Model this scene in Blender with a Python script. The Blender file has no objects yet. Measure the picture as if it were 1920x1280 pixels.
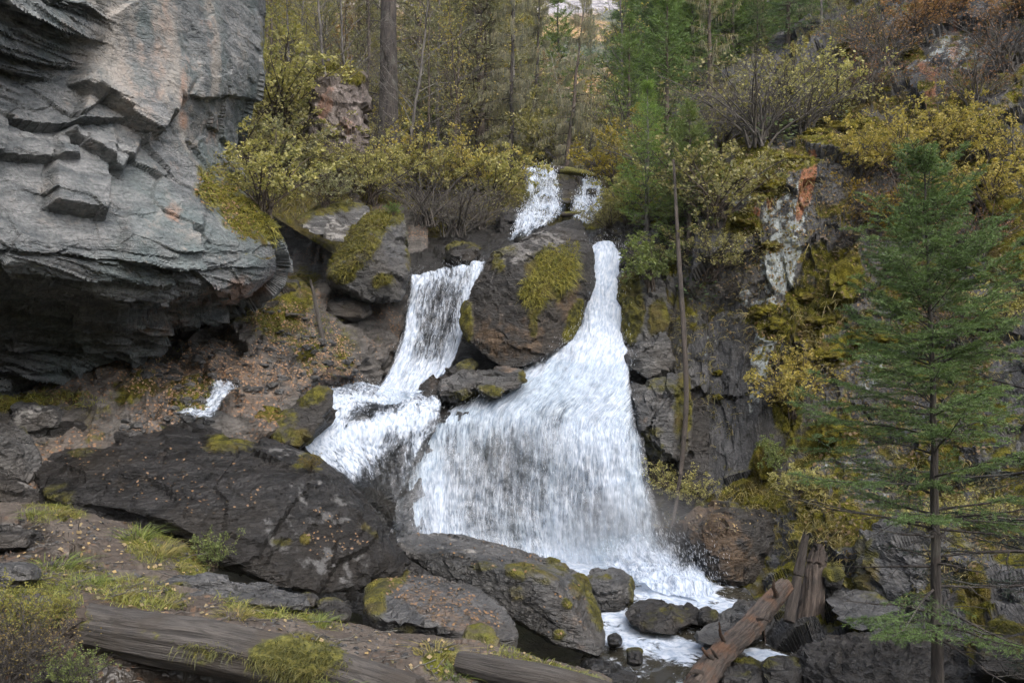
import bpy, bmesh, math, random, time
import numpy as np
from mathutils import Vector, Matrix

T0 = time.time()
scene = bpy.context.scene
COL = scene.collection
R = math.radians
random.seed(7)

# ------------------------------------------------------------------ camera
FPX = 1663.0                      # focal length in pixels of the 1920 px wide photograph
cam_data = bpy.data.cameras.new('camera')
cam = bpy.data.objects.new('camera', cam_data)
COL.objects.link(cam)
cam_data.sensor_width = 36.0
cam_data.lens = 36.0 * FPX / 1920.0
cam_data.clip_start = 0.05
cam_data.clip_end = 4000.0
cam.location = (0, 0, 0)
cam.rotation_euler = (R(90), 0, 0)
scene.camera = cam

# ------------------------------------------------------------------ sky and sun (overcast)
SUN_EL, SUN_AZ = R(50), R(150)
world = bpy.data.worlds.new('World')
scene.world = world
world.use_nodes = True
wn = world.node_tree
wn.nodes.clear()
w_out = wn.nodes.new('ShaderNodeOutputWorld')
w_bg = wn.nodes.new('ShaderNodeBackground')
w_sky = wn.nodes.new('ShaderNodeTexSky')
w_sky.sky_type = 'NISHITA'
w_sky.sun_disc = False
w_sky.sun_elevation = SUN_EL
w_sky.sun_rotation = SUN_AZ
w_sky.air_density = 1.0
w_sky.dust_density = 4.0
w_sky.ozone_density = 1.0
w_hsv = wn.nodes.new('ShaderNodeHueSaturation')      # cloud cover takes most of the blue out
w_hsv.inputs['Saturation'].default_value = 0.6
wn.links.new(w_sky.outputs[0], w_hsv.inputs['Color'])
wn.links.new(w_hsv.outputs[0], w_bg.inputs['Color'])
w_bg.inputs['Strength'].default_value = 0.15
wn.links.new(w_bg.outputs[0], w_out.inputs[0])

sun_data = bpy.data.lights.new('sun', 'SUN')
sun_data.energy = 0.95
sun_data.angle = R(70)
sun_data.color = (1.0, 0.97, 0.92)
sun = bpy.data.objects.new('sun', sun_data)
COL.objects.link(sun)
sx, sy, sz = math.sin(SUN_AZ) * math.cos(SUN_EL), math.cos(SUN_AZ) * math.cos(SUN_EL), math.sin(SUN_EL)
sun.rotation_euler = Vector((sx, sy, sz)).to_track_quat('Z', 'Y').to_euler()

scene.view_settings.view_transform = 'Standard'
scene.view_settings.look = 'None'
scene.view_settings.gamma = 1.0
scene.view_settings.use_curve_mapping = False
scene.view_settings.exposure = 1.36
scene.cycles.use_denoising = True
scene.cycles.use_adaptive_sampling = True
scene.cycles.adaptive_threshold = 0.03
scene.cycles.max_bounces = 6
scene.cycles.diffuse_bounces = 3
scene.cycles.glossy_bounces = 2
scene.cycles.transmission_bounces = 3
scene.cycles.transparent_max_bounces = 12
scene.cycles.caustics_reflective = False
scene.cycles.caustics_refractive = False

# ------------------------------------------------------------------ helpers: geometry
def P(u, v, d):
    """World point at distance d (metres along the view) for a place seen at u, v in the photograph."""
    return np.array([(u - 960.0) / FPX * d, d, (640.0 - v) / FPX * d])

def pix(X):
    X = np.asarray(X)
    y = np.maximum(X[..., 1], 0.1)
    return 960.0 + X[..., 0] / y * FPX, 640.0 - X[..., 2] / y * FPX

def hash01(ix, iy, iz, seed):
    h = (ix.astype(np.uint32) * np.uint32(374761393) + iy.astype(np.uint32) * np.uint32(668265263)
         + iz.astype(np.uint32) * np.uint32(2246822519) + np.uint32((seed * 3266489917) & 0xffffffff))
    h = (h ^ (h >> np.uint32(15))) * np.uint32(2246822519)
    h = (h ^ (h >> np.uint32(13))) * np.uint32(3266489917)
    h = h ^ (h >> np.uint32(16))
    return h

def u01(h):
    return h.astype(np.float32) * np.float32(1.0 / 4294967296.0)

def vnoise(Pt, scale, seed=0):
    Q = np.asarray(Pt, np.float32) * np.float32(scale) + np.float32(1000.0)
    I = np.floor(Q).astype(np.int64)
    Fr = (Q - I).astype(np.float32)
    W = Fr * Fr * Fr * (Fr * (Fr * 6 - 15) + 10)
    out = 0
    for dx in (0, 1):
        wx = W[:, 0] if dx else 1 - W[:, 0]
        for dy in (0, 1):
            wy = W[:, 1] if dy else 1 - W[:, 1]
            for dz in (0, 1):
                wz = W[:, 2] if dz else 1 - W[:, 2]
                out = out + wx * wy * wz * u01(hash01(I[:, 0] + dx, I[:, 1] + dy, I[:, 2] + dz, seed))
    return out * 2 - 1

def fbm(Pt, scale, octv=4, seed=0, gain=0.5):
    s, a, t = 0, 1.0, 0
    for o in range(octv):
        s = s + a * vnoise(Pt, scale * 2 ** o, seed + 17 * o)
        t += a
        a *= gain
    return s / t

def voro(Q, seed=0):
    """Cellular noise: returns (F1, F2, four random numbers of the nearest cell, offset from its centre)."""
    Q = np.asarray(Q, np.float32) + np.float32(500.0)
    I = np.floor(Q).astype(np.int64)
    n = len(Q)
    f1 = np.full(n, 9e9, np.float32); f2 = np.full(n, 9e9, np.float32)
    hid = np.zeros(n, np.uint32); dl = np.zeros((n, 3), np.float32)
    m = np.float32(1 / 1024.0)
    for dx in (-1, 0, 1):
        for dy in (-1, 0, 1):
            for dz in (-1, 0, 1):
                C = I + np.array([dx, dy, dz])
                h = hash01(C[:, 0], C[:, 1], C[:, 2], seed)
                J = np.stack([(h & np.uint32(1023)).astype(np.float32), ((h >> np.uint32(10)) & np.uint32(1023)).astype(np.float32),
                              ((h >> np.uint32(20)) & np.uint32(1023)).astype(np.float32)], 1) * m
                D = Q - (C + J).astype(np.float32)
                dd = np.einsum('ij,ij->i', D, D)
                near = dd < f1
                f2 = np.where(near, f1, np.minimum(f2, dd))
                f1 = np.where(near, dd, f1)
                hid = np.where(near, h, hid)
                dl = np.where(near[:, None], D, dl)
    r = []
    for k in range(4):
        hid = (hid ^ (hid >> np.uint32(15))) * np.uint32(2654435761) + np.uint32(k * 977 + 1)
        r.append(u01(hid ^ (hid >> np.uint32(16))))
    return np.sqrt(f1), np.sqrt(f2), r, dl

def rotm(rx, ry, rz):
    return np.array(Matrix.Rotation(rz, 3, 'Z') @ Matrix.Rotation(ry, 3, 'Y') @ Matrix.Rotation(rx, 3, 'X'))

def facets(Pt, cell, seed=0, tilt=0.9, rot=None, warp=0.15):
    """Broken rock: every cell is a flat face at its own height and tilt. Roughly -1..1."""
    Q = np.asarray(Pt, np.float32)
    if rot is not None:
        Q = Q @ rot.astype(np.float32)
    Q = Q / np.asarray(cell, np.float32)
    if warp:
        Q = Q + warp * np.stack([vnoise(Q, 1.7, seed + 3), vnoise(Q, 1.7, seed + 4), vnoise(Q, 1.7, seed + 5)], 1)
    f1, f2, r, dl = voro(Q, seed)
    t = np.stack([r[1], r[2], r[3]], 1) * 2 - 1
    return (r[0] * 2 - 1) * 0.7 + tilt * np.einsum('ij,ij->i', t, dl), f2 - f1

def laminae(Pt, rot, spacing, seed=0, wob=0.6):
    """Bedding steps: each thin layer sticks out at its lower edge. 0..1."""
    Q = np.asarray(Pt, np.float32) @ rot.astype(np.float32)
    w = Q[:, 2] / spacing + wob * fbm(Pt, 0.9, 3, seed)
    k = np.floor(w).astype(np.int64)
    fr = w - k
    cell = np.floor(Q[:, 0] / (spacing * 5) + 7 * vnoise(np.stack([w, Q[:, 0] * 0.3, Q[:, 1] * 0.3], 1), 0.7, seed)).astype(np.int64)
    rnd = u01(hash01(k, cell, k * 0, seed + 5))
    return (1 - fr) * (0.35 + 0.65 * rnd) + 0.5 * rnd

def smooth(x, a, b):
    t = np.clip((x - a) / (b - a), 0, 1)
    return t * t * (3 - 2 * t)

def catmull(A, n, axis=0, wt=None):
    A = np.moveaxis(np.asarray(A, float), axis, 0)
    k = len(A)
    t = np.linspace(0, k - 1, n)
    if wt is not None:                      # more samples where the surface is in view
        cum = np.concatenate([[0], np.cumsum(wt)])
        t = np.interp(np.linspace(0, cum[-1], n), cum, np.arange(k))
    i = np.minimum(t.astype(int), k - 2)
    f = (t - i).reshape((-1,) + (1,) * (A.ndim - 1))
    p0, p1, p2, p3 = A[np.maximum(i - 1, 0)], A[i], A[i + 1], A[np.minimum(i + 2, k - 1)]
    out = 0.5 * (2 * p1 + (p2 - p0) * f + (2 * p0 - 5 * p1 + 4 * p2 - p3) * f ** 2 + (3 * p1 - p0 - 3 * p2 + p3) * f ** 3)
    return np.moveaxis(out, 0, axis)

def loft(rows, nj, ni, wj=None, wi=None):
    """Smooth surface through rows of (u, v, d) stations."""
    A = np.array([[P(*p) for p in r] for r in rows])
    return catmull(catmull(A, nj, 0, wj), ni, 1, wi)

def grid_normals(G):
    du = np.gradient(G, axis=1); dv = np.gradient(G, axis=0)
    N = np.cross(du, dv)
    N /= np.maximum(np.linalg.norm(N, axis=2, keepdims=True), 1e-9)
    return N

def face_camera(G, N):
    s = np.sign(-(G * N).sum(2).mean())
    return N * s

def grid_faces(nj, ni, flip=False):
    a = (np.arange(nj - 1)[:, None] * ni + np.arange(ni - 1)[None, :]).ravel()
    F = np.stack([a, a + 1, a + ni + 1, a + ni], 1)
    return F[:, ::-1] if flip else F

def mesh_np(name, V, faces, smooth_shade=True, crease=0):
    """faces: list of (m,3) / (m,4) integer arrays."""
    me = bpy.data.meshes.new(name)
    V = np.asarray(V, np.float32)
    me.vertices.add(len(V))
    me.vertices.foreach_set('co', V.ravel())
    faces = [np.asarray(f, np.int32) for f in faces if len(f)]
    tot = np.concatenate([np.full(len(f), f.shape[1], np.int32) for f in faces])
    loops = np.concatenate([f.ravel() for f in faces])
    me.loops.add(len(loops))
    me.loops.foreach_set('vertex_index', loops)
    me.polygons.add(len(tot))
    me.polygons.foreach_set('loop_start', np.concatenate([[0], np.cumsum(tot)[:-1]]).astype(np.int32))
    me.polygons.foreach_set('loop_total', tot)
    me.update(calc_edges=True)
    if smooth_shade:
        me.polygons.foreach_set('use_smooth', np.ones(len(tot), bool))
        if crease:
            me.set_sharp_from_angle(angle=R(crease))
    return me

def set_masks(me, M, name='masks'):
    at = me.attributes.new(name, 'FLOAT_COLOR', 'POINT')
    at.data.foreach_set('color', np.clip(np.asarray(M, np.float32), 0, 1).ravel())

def set_float(me, val, name='tint'):
    at = me.attributes.new(name, 'FLOAT', 'POINT')
    at.data.foreach_set('value', np.asarray(val, np.float32).ravel())

SOLID = []          # ground and rock that other things can rest on
def put(name, me, mat, label=None, cat=None, group=None, kind=None, parent=None, solid=False, origin=None):
    """Link a mesh whose vertices are in world space; its origin is moved to the thing's base."""
    if parent is not None:
        origin = np.array(parent.matrix_world.translation)
    elif origin is None and kind not in ('structure', 'stuff'):
        co = np.empty(len(me.vertices) * 3, np.float32)
        me.vertices.foreach_get('co', co)
        co = co.reshape(-1, 3)
        origin = np.array([(co[:, 0].min() + co[:, 0].max()) / 2, (co[:, 1].min() + co[:, 1].max()) / 2, co[:, 2].min()])
    if origin is not None:
        me.transform(Matrix.Translation(-Vector([float(x) for x in origin])))
    o = bpy.data.objects.new(name, me)
    COL.objects.link(o)
    me.materials.append(mat)
    if parent is not None:
        o.parent = parent
    elif origin is not None:
        o.location = [float(x) for x in origin]
        o.matrix_world = Matrix.Translation(o.location)
    if label: o['label'] = label
    if cat: o['category'] = cat
    if group: o['group'] = group
    if kind: o['kind'] = kind
    if solid:
        co = np.empty(len(me.vertices) * 3, np.float32)
        me.vertices.foreach_get('co', co)
        co = co.reshape(-1, 3)[::5] + (origin if origin is not None else 0)
        uu, vv = pix(co)
        ok = co[:, 1] > 1.0
        if ok.any():
            SOLID.append((o, uu[ok].min() - 8, uu[ok].max() + 8, vv[ok].min() - 8, vv[ok].max() + 8, Vector([float(x) for x in (origin if origin is not None else (0, 0, 0))])))
    return o

def hit(u, v, only=None, skip=()):
    """First solid surface seen at u, v: (point, normal, object)."""
    dv = Vector(P(u, v, 1.0)).normalized()
    best = None
    for o, a, b, c, e, off in SOLID:
        if only is not None and o not in only: continue
        if o in skip or not (a <= u <= b and c <= v <= e): continue
        ok, loc, nor, _ = o.ray_cast(-off, dv)
        if ok:
            dist = (loc + off).length
            if best is None or dist < best[3]:
                best = (loc + off, nor, o, dist)
    return best

def drop(x, y, z=30.0, only=None):
    """First solid surface straight below x, y."""
    best = None
    for o, a, b, c, e, off in SOLID:
        if only is not None and o not in only: continue
        ok, loc, nor, _ = o.ray_cast(Vector((x, y, z)) - off, Vector((0, 0, -1)))
        if ok and (best is None or (loc + off).z > best[0].z):
            best = (loc + off, nor, o)
    return best

def pmask(X, blobs, soft=0.35):
    """Sum of soft elliptic patches (u, v, ru, rv, rotation in degrees, strength) given where they are seen on the surface."""
    uu, vv = pix(X)
    m = np.zeros(len(uu))
    for (u, v, ru, rv, rot, s) in blobs:
        c, sn = math.cos(R(rot)), math.sin(R(rot))
        du, dv = uu - u, vv - v
        a = (du * c + dv * sn) / ru; b = (-du * sn + dv * c) / rv
        m = np.maximum(m, s * (1 - smooth(np.sqrt(a * a + b * b), 1 - soft, 1 + soft)))
    return m

# ------------------------------------------------------------------ helpers: materials
class NT:
    def __init__(self, name):
        self.mat = bpy.data.materials.new(name)
        self.mat.use_nodes = True
        self.t = self.mat.node_tree
        self.t.nodes.clear()
        self.out = self.t.nodes.new('ShaderNodeOutputMaterial')
    def put(self, socket, val):
        if isinstance(val, bpy.types.NodeSocket):
            self.t.links.new(val, socket)
        elif isinstance(val, (int, float)) and hasattr(socket.default_value, '__len__'):
            socket.default_value = (val,) * len(socket.default_value)
        elif hasattr(val, '__len__') and hasattr(socket.default_value, '__len__') and len(val) == 3 and len(socket.default_value) == 4:
            socket.default_value = (*val, 1)
        else:
            socket.default_value = val
    def n(self, typ, out=0, props=None, **kw):
        nd = self.t.nodes.new('ShaderNode' + typ)
        for k, v in (props or {}).items():
            setattr(nd, k, v)
        for k, v in kw.items():
            key = int(k[1:]) if k[0] == 'i' and k[1:].isdigit() else k.replace('_', ' ')
            self.put(nd.inputs[key], v)
        return nd.outputs[out]
    def mix(self, f, a, b, blend='MIX'):
        nd = self.t.nodes.new('ShaderNodeMix')
        nd.data_type = 'RGBA'; nd.blend_type = blend
        self.put(nd.inputs[0], f); self.put(nd.inputs[6], a); self.put(nd.inputs[7], b)
        return nd.outputs[2]
    def math(self, op, a, b=0.0, clamp=False):
        nd = self.t.nodes.new('ShaderNodeMath')
        nd.operation = op; nd.use_clamp = clamp
        self.put(nd.inputs[0], a); self.put(nd.inputs[1], b)
        return nd.outputs[0]
    def rng(self, x, a, b, c=0.0, d=1.0):
        nd = self.t.nodes.new('ShaderNodeMapRange')
        nd.interpolation_type = 'SMOOTHSTEP'
        self.put(nd.inputs[0], x)
        for i, q in enumerate((a, b, c, d)):
            self.put(nd.inputs[i + 1], q)
        return nd.outputs[0]
    def noise(self, vec, scale, detail=6.0, rough=0.55, dist=0.0):
        return self.n('TexNoise', 0, None, Vector=vec, Scale=scale, Detail=detail, Roughness=rough, Distortion=dist)
    def finish(self, shader):
        self.t.links.new(shader, self.out.inputs[0])
        return self.mat

def lin(r, g, b):
    f = lambda c: (c / 255 / 12.92) if c / 255 <= 0.04045 else ((c / 255 + 0.055) / 1.055) ** 2.4
    return (f(r), f(g), f(b))

def rock_mat(name, ca, cb, cc, pale, stain, bed=(0, 0, 0), stretch=(1, 1, 5), rough=0.75, bump=1.0, moss=((0.04, 0.039, 0.007), (0.155, 0.14, 0.018)),
             litter=0.0, wetrough=0.38, wetdark=0.42, scale=1.0, soft=0.0, crack=0.2, dryspec=0.14):
    k = NT(name)
    co = k.n('TexCoord', 3)
    mp = k.n('Mapping', 0, None, Vector=co, Rotation=bed, Scale=stretch)
    at = k.t.nodes.new('ShaderNodeAttribute'); at.attribute_name = 'masks'
    sep = k.t.nodes.new('ShaderNodeSeparateColor'); k.t.links.new(at.outputs['Color'], sep.inputs[0])
    mMoss, mPale, mStain, mWetShade = sep.outputs[0], sep.outputs[1], sep.outputs[2], at.outputs['Alpha']
    n_big = k.noise(co, 0.9 * scale, 3)
    n_bed = k.noise(mp, 2.2 * scale, 5, 0.62, 0.4)
    n_fine = k.noise(co, 26 * scale, 3, 0.65)
    n_mid = k.noise(co, 6 * scale, 4, 0.6)
    base = k.mix(k.rng(n_bed, 0.36, 0.66), ca, cb)
    base = k.mix(k.rng(n_big, 0.45, 0.7, 0, 0.75), base, cc)
    base = k.mix(k.rng(n_fine, 0.3, 0.75, 0, 1), k.mix(1.0, base, (0.62, 0.62, 0.63), 'MULTIPLY'), base)
    sp = k.n('TexVoronoi', 0, None, Vector=co, Scale=38 * scale)
    base = k.mix(k.math('MULTIPLY', k.rng(sp, 0.28, 0.12), k.rng(n_mid, 0.5, 0.68, 0, 0.6)), base, pale)
    # pale lichen, bare patches and a boulder's painted sheen, ragged at the edge
    pm = k.math('ADD', mPale, k.math('MULTIPLY', k.math('SUBTRACT', n_mid, 0.5), 1.5))
    base = k.mix(k.math('MULTIPLY', k.rng(pm, 0.42 - soft, 0.58 + soft), k.rng(n_fine, 0.28, 0.5, 0.45, 0.95)), base, pale)
    sm = k.math('ADD', mStain, k.math('MULTIPLY', k.math('SUBTRACT', n_mid, 0.5), 1.3))
    base = k.mix(k.math('MULTIPLY', k.rng(sm, 0.34 - soft * .8, 0.72 + soft, 0, 0.85), k.rng(n_fine, 0.3, 0.55, 0.35, 1.0)), base, stain)
    wet = k.rng(k.math('ADD', mWetShade, k.math('MULTIPLY', k.math('SUBTRACT', n_mid, 0.5), 0.7)), 0.3, 0.65)  # wet rock; also carries the shade painted into the left undercut
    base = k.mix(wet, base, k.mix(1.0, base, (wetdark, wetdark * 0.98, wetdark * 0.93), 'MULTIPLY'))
    # moss
    mf = k.math('ADD', mMoss, k.math('MULTIPLY', k.math('SUBTRACT', n_mid, 0.5), 1.2))
    mfac = k.rng(mf, 0.32, 0.72)
    n_m2 = k.noise(co, 9, 3, 0.6)
    mcol = k.mix(k.rng(n_m2, 0.35, 0.65), moss[0], moss[1])
    mcol = k.mix(k.rng(k.noise(co, 70, 2), 0.35, 0.7, 0, 0.8), mcol, k.mix(1.0, mcol, (0.4, 0.42, 0.35), 'MULTIPLY'))
    mcol = k.mix(k.rng(k.noise(co, 2.3, 3), 0.45, 0.7, 0, 0.75), mcol, (0.085, 0.062, 0.022))
    col = k.mix(mfac, base, mcol)
    if litter:
        lv = k.t.nodes.new('ShaderNodeTexVoronoi'); lv.inputs['Scale'].default_value = 17
        k.t.links.new(co, lv.inputs['Vector'])
        lc = k.mix(k.n('SeparateColor', 0, None, Color=lv.outputs['Color']), (0.16, 0.075, 0.035), (0.34, 0.2, 0.11))
        lf = k.math('MULTIPLY', k.rng(lv.outputs['Distance'], 0.34, 0.27), k.rng(n_big, 0.42, 0.58, 0, litter))
        col = k.mix(lf, col, lc)
    ro = k.mix(wet, (rough,) * 3, (wetrough,) * 3)
    ro = k.mix(mfac, ro, (0.95,) * 3)
    n_lam = k.noise(mp, 9.0 * scale, 3, 0.6, 0.8)
    h = k.math('ADD', k.math('MULTIPLY', n_bed, 0.9), k.math('ADD', k.math('MULTIPLY', n_mid, 0.6), k.math('ADD', k.math('MULTIPLY', n_fine, 0.3), k.math('MULTIPLY', n_lam, 0.45))))
    cr = k.n('TexVoronoi', 0, {'feature': 'DISTANCE_TO_EDGE'}, Vector=k.n('VectorMath', 0, {'operation': 'ADD'}, i0=mp, i1=k.noise(co, 3, 1)), Scale=3.0 * scale)
    h = k.math('ADD', h, k.rng(cr, 0.0, 0.05, -crack, 0.0))
    h = k.mix(mfac, h, k.math('ADD', k.math('MULTIPLY', n_m2, 1.5), k.math('MULTIPLY', k.noise(co, 60, 2), 0.7)))
    bm = k.n('Bump', 0, None, Strength=min(1.0, 0.85 * bump), Distance=0.065 * bump, Height=h)
    pr = k.n('BsdfPrincipled', 0, None, Base_Color=col, Roughness=ro, Normal=bm, Specular_IOR_Level=k.rng(wet, 0, 1, dryspec, 0.5))
    return k.finish(pr)

M_CLIFF = rock_mat('grey_green_schist', lin(91, 95, 97), lin(131, 132, 132), lin(102, 113, 113), lin(140, 135, 129), lin(146, 112, 92), bed=(0.1, 0.25, 0), stretch=(1, 1, 3.2), rough=0.8, soft=0.3, crack=0.14, wetdark=0.5)
M_DARK = rock_mat('dark_wet_schist', (0.026, 0.024, 0.022), (0.058, 0.054, 0.05), (0.046, 0.037, 0.028), (0.15, 0.143, 0.135), (0.095, 0.062, 0.036), bed=(0.3, 0.45, 0), stretch=(1, 1, 4.5), rough=0.55, bump=1.15, dryspec=0.3)
M_BIG = rock_mat('dark_slab_schist', (0.011, 0.0105, 0.01), (0.036, 0.034, 0.033), (0.024, 0.02, 0.016), (0.11, 0.108, 0.106), (0.055, 0.04, 0.028), bed=(0.25, -0.5, 0), stretch=(1, 1, 6), rough=0.45, bump=1.1, dryspec=0.26, crack=0.06)
M_GREY = rock_mat('grey_schist', (0.05, 0.05, 0.05), (0.118, 0.116, 0.113), (0.085, 0.076, 0.066), (0.25, 0.24, 0.225), (0.15, 0.1, 0.065), bed=(0.2, 0.35, 0), stretch=(1, 1, 4.5), rough=0.5, bump=1.15, dryspec=0.4)
M_SLOPE = rock_mat('littered_ledge', (0.075, 0.07, 0.064), (0.15, 0.138, 0.126), (0.155, 0.118, 0.092), (0.24, 0.2, 0.18), (0.2, 0.14, 0.1), bed=(0.2, 0.5, 0), stretch=(1, 1, 4), rough=0.85, litter=0.75)
M_RIGHT = rock_mat('lichened_cliff', (0.05, 0.051, 0.053), (0.115, 0.114, 0.115), (0.085, 0.077, 0.066), (0.3, 0.33, 0.33), (0.3, 0.125, 0.06), bed=(0.05, 0.1, 0), stretch=(3.5, 1, 0.8), rough=0.8)
M_SOIL = rock_mat('trodden_soil', (0.085, 0.07, 0.059), (0.125, 0.106, 0.09), (0.055, 0.044, 0.036), (0.21, 0.18, 0.155), (0.15, 0.1, 0.065), stretch=(1, 1, 1), rough=0.95, bump=0.8, moss=((0.05, 0.052, 0.01), (0.14, 0.14, 0.025)), litter=0.25)
M_FOREST = rock_mat('forest_soil', (0.06, 0.05, 0.03), (0.1, 0.085, 0.045), (0.055, 0.06, 0.02), (0.16, 0.12, 0.06), (0.13, 0.085, 0.04), stretch=(1, 1, 1), rough=0.95)
print('helpers', round(time.time() - T0, 1))
# ------------------------------------------------------------------ large structure: ground, cliffs, slopes
def ground_sheet():
    xs = np.concatenate([[-345, -200, -100], np.linspace(-60, 60, 40), [100, 200, 345]])
    ys = np.concatenate([[-345, -200, -100], np.linspace(-40, 40, 30), [100, 200, 345]])
    X, Y = np.meshgrid(xs, ys)
    Z = -5.2 + 0.0 * X
    V = np.stack([X, Y, Z], 2).reshape(-1, 3)
    V[:, 2] += 0.25 * vnoise(V, 0.4, 2)
    me = mesh_np('ground', V, [grid_faces(len(ys), len(xs))])
    set_masks(me, np.zeros((len(V), 4)))
    put('ground', me, M_FOREST, 'dark stony ground beneath the gorge', 'ground', kind='structure')
ground_sheet()

def terrain_z(x, y):
    """Wooded ground behind the falls: a shallow valley that climbs away and rises on both flanks."""
    base = 4.4 + 0.17 * np.maximum(y - 23.5, 0) - 0.75 * np.maximum(23.5 - y, 0)
    xc = 0.8 + 0.075 * (y - 22)
    w = 3.0 + 0.03 * (y - 22)
    side = np.maximum(np.abs(x - xc) - w, 0)
    gain = np.where(x < xc, 0.55, 0.7)
    cut = 0.7 * np.exp(-((x - 1.05) / 1.3) ** 2) * smooth(y, 27, 24.5)      # the stream's notch
    return base + gain * side ** 1.08 - cut

def forest_floor():
    xs = np.linspace(-75, 95, 170); ys = 19.0 + 150 * np.linspace(0, 1, 130) ** 2
    X, Y = np.meshgrid(xs, ys)
    V = np.stack([X, Y, terrain_z(X, Y)], 2).reshape(-1, 3)
    V[:, 2] += 0.5 * fbm(V * [1, 1, 0], 0.35, 4, 5) * smooth(V[:, 1], 19, 24)
    me = mesh_np('forest_floor', V, [grid_faces(len(ys), len(xs))])
    M = np.zeros((len(V), 4)); M[:, 0] = 0.45 + 0.4 * fbm(V, 0.5, 3, 8)
    set_masks(me, M)
    return put('forest_floor', me, M_FOREST, 'brown leafy wood floor behind the waterfall', 'forest floor', kind='structure', solid=True)
FLOOR = forest_floor()

def mountain():
    k = NT('far_larch_slope')
    co = k.n('TexCoord', 3)
    n1 = k.noise(co, 0.04, 5); n2 = k.noise(co, 0.45, 4)
    z = k.n('SeparateXYZ', 2, None, Vector=co)
    larch = k.mix(k.rng(n2, 0.4, 0.6), (0.2, 0.12, 0.045), (0.36, 0.22, 0.09))
    con = k.mix(k.rng(n2, 0.4, 0.6), (0.035, 0.045, 0.03), (0.08, 0.085, 0.04))
    veg = k.mix(k.rng(n1, 0.42, 0.52), con, larch)
    rocky = k.mix(k.rng(n2, 0.4, 0.6), (0.16, 0.15, 0.16), (0.34, 0.32, 0.33))
    c = k.mix(k.rng(k.math('ADD', z, k.math('MULTIPLY', n1, 24)), 104, 116), veg, rocky)
    m = k.finish(k.n('BsdfPrincipled', 0, None, Base_Color=c, Roughness=1.0, Normal=k.n('Bump', 0, None, Strength=1.0, Distance=3.0, Height=n2)))
    xs = np.linspace(-260, 330, 130); ys = np.linspace(150, 330, 70)
    X, Y = np.meshgrid(xs, ys)
    Z = 14 + (Y - 150) * 0.74 + 0.0004 * (X - 40) ** 2 + 0 * X
    V = np.stack([X, Y, Z], 2).reshape(-1, 3)
    V[:, 2] += 9 * fbm(V * [1, 1, 0], 0.025, 4, 3) * smooth(V[:, 1], 150, 200)
    V[:, 2] = np.minimum(V[:, 2], 150)
    me = mesh_np('mountain', V, [grid_faces(len(ys), len(xs))])
    put('mountain', me, m, 'far mountain slope with orange larches under grey rock', 'mountain', kind='structure')
mountain()

def rock_sheet(name, rows, nj, ni, mat, disp, masks, label, cat, kind=None, blur=0, wj=None, wi=None, crease=32):
    G = loft(rows, nj, ni, wj, wi)
    N = face_camera(G, grid_normals(G))
    V = G.reshape(-1, 3); NV = N.reshape(-1, 3)
    h = disp(V).reshape(nj, ni)
    for _ in range(blur):
        hp = np.pad(h, 1, mode='edge')
        h = (hp[1:-1, 1:-1] * 2 + hp[:-2, 1:-1] + hp[2:, 1:-1] + hp[1:-1, :-2] + hp[1:-1, 2:]) / 6
    h = h.ravel()
    V = V + NV * h[:, None]
    G2 = V.reshape(G.shape)
    N2 = face_camera(G2, grid_normals(G2)).reshape(-1, 3)
    M = masks(V, N2, NV)
    fl = np.sign(-(G * grid_normals(G)).sum(2).mean()) < 0
    me = mesh_np(name, V, [grid_faces(nj, ni, fl)], True, crease)
    set_masks(me, M)
    return put(name, me, mat, label, cat, kind=kind, solid=True, origin=None if kind is None else None)

# ---- overhanging grey cliff on the left
CL = [
 [(-700,-420,5.4),(-120,-420,8.2),(150,-420,10.0),(330,-420,11.4),(455,-420,13.0),(520,-420,15.0),(500,-420,20)],
 [(-700,-150,5.6),(-120,-150,8.4),(150,-150,10.1),(325,-150,11.5),(445,-150,13.0),(506,-150,15.0),(480,-150,20)],
 [(-700,0,5.8),(-120,0,8.3),(130,0,9.9),(310,0,11.5),(420,0,13.0),(495,0,15.0),(470,0,20)],
 [(-700,130,6.2),(-120,130,8.9),(130,130,10.4),(300,130,11.4),(410,130,12.9),(488,130,15.2),(460,130,20)],
 [(-700,260,6.1),(-120,260,8.8),(120,260,10.1),(280,260,11.1),(385,265,12.6),(440,270,15.0),(420,270,20)],
 [(-700,390,6.0),(-120,390,8.6),(120,390,9.8),(285,390,10.7),(395,380,11.9),(480,372,13.8),(400,372,17.5)],
 [(-700,470,5.9),(-120,470,8.4),(110,470,9.6),(270,470,10.4),(400,455,11.4),(526,455,13.2),(440,452,17.5)],
 [(-700,510,6.1),(-120,505,8.7),(100,515,9.9),(255,540,10.6),(395,540,11.5),(532,508,13.2),(450,505,17.5)],
 [(-700,560,7.1),(-120,560,10.1),(90,580,11.2),(240,595,11.8),(375,580,12.3),(515,545,13.4),(440,545,17.5)],
 [(-700,650,7.5),(-120,650,10.7),(85,640,11.8),(225,640,12.4),(345,605,12.9),(475,575,13.7),(410,572,17.5)],
 [(-700,790,7.6),(-120,765,10.9),(70,722,12.1),(215,664,12.9),(330,612,13.4),(445,590,14.2),(390,585,17.5)],
 [(-700,830,12),(-120,770,14),(70,722,15),(215,650,15.5),(330,600,16),(430,580,17),(400,575,18.5)],
]
ROT_BED = rotm(R(8), R(14), 0)
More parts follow.
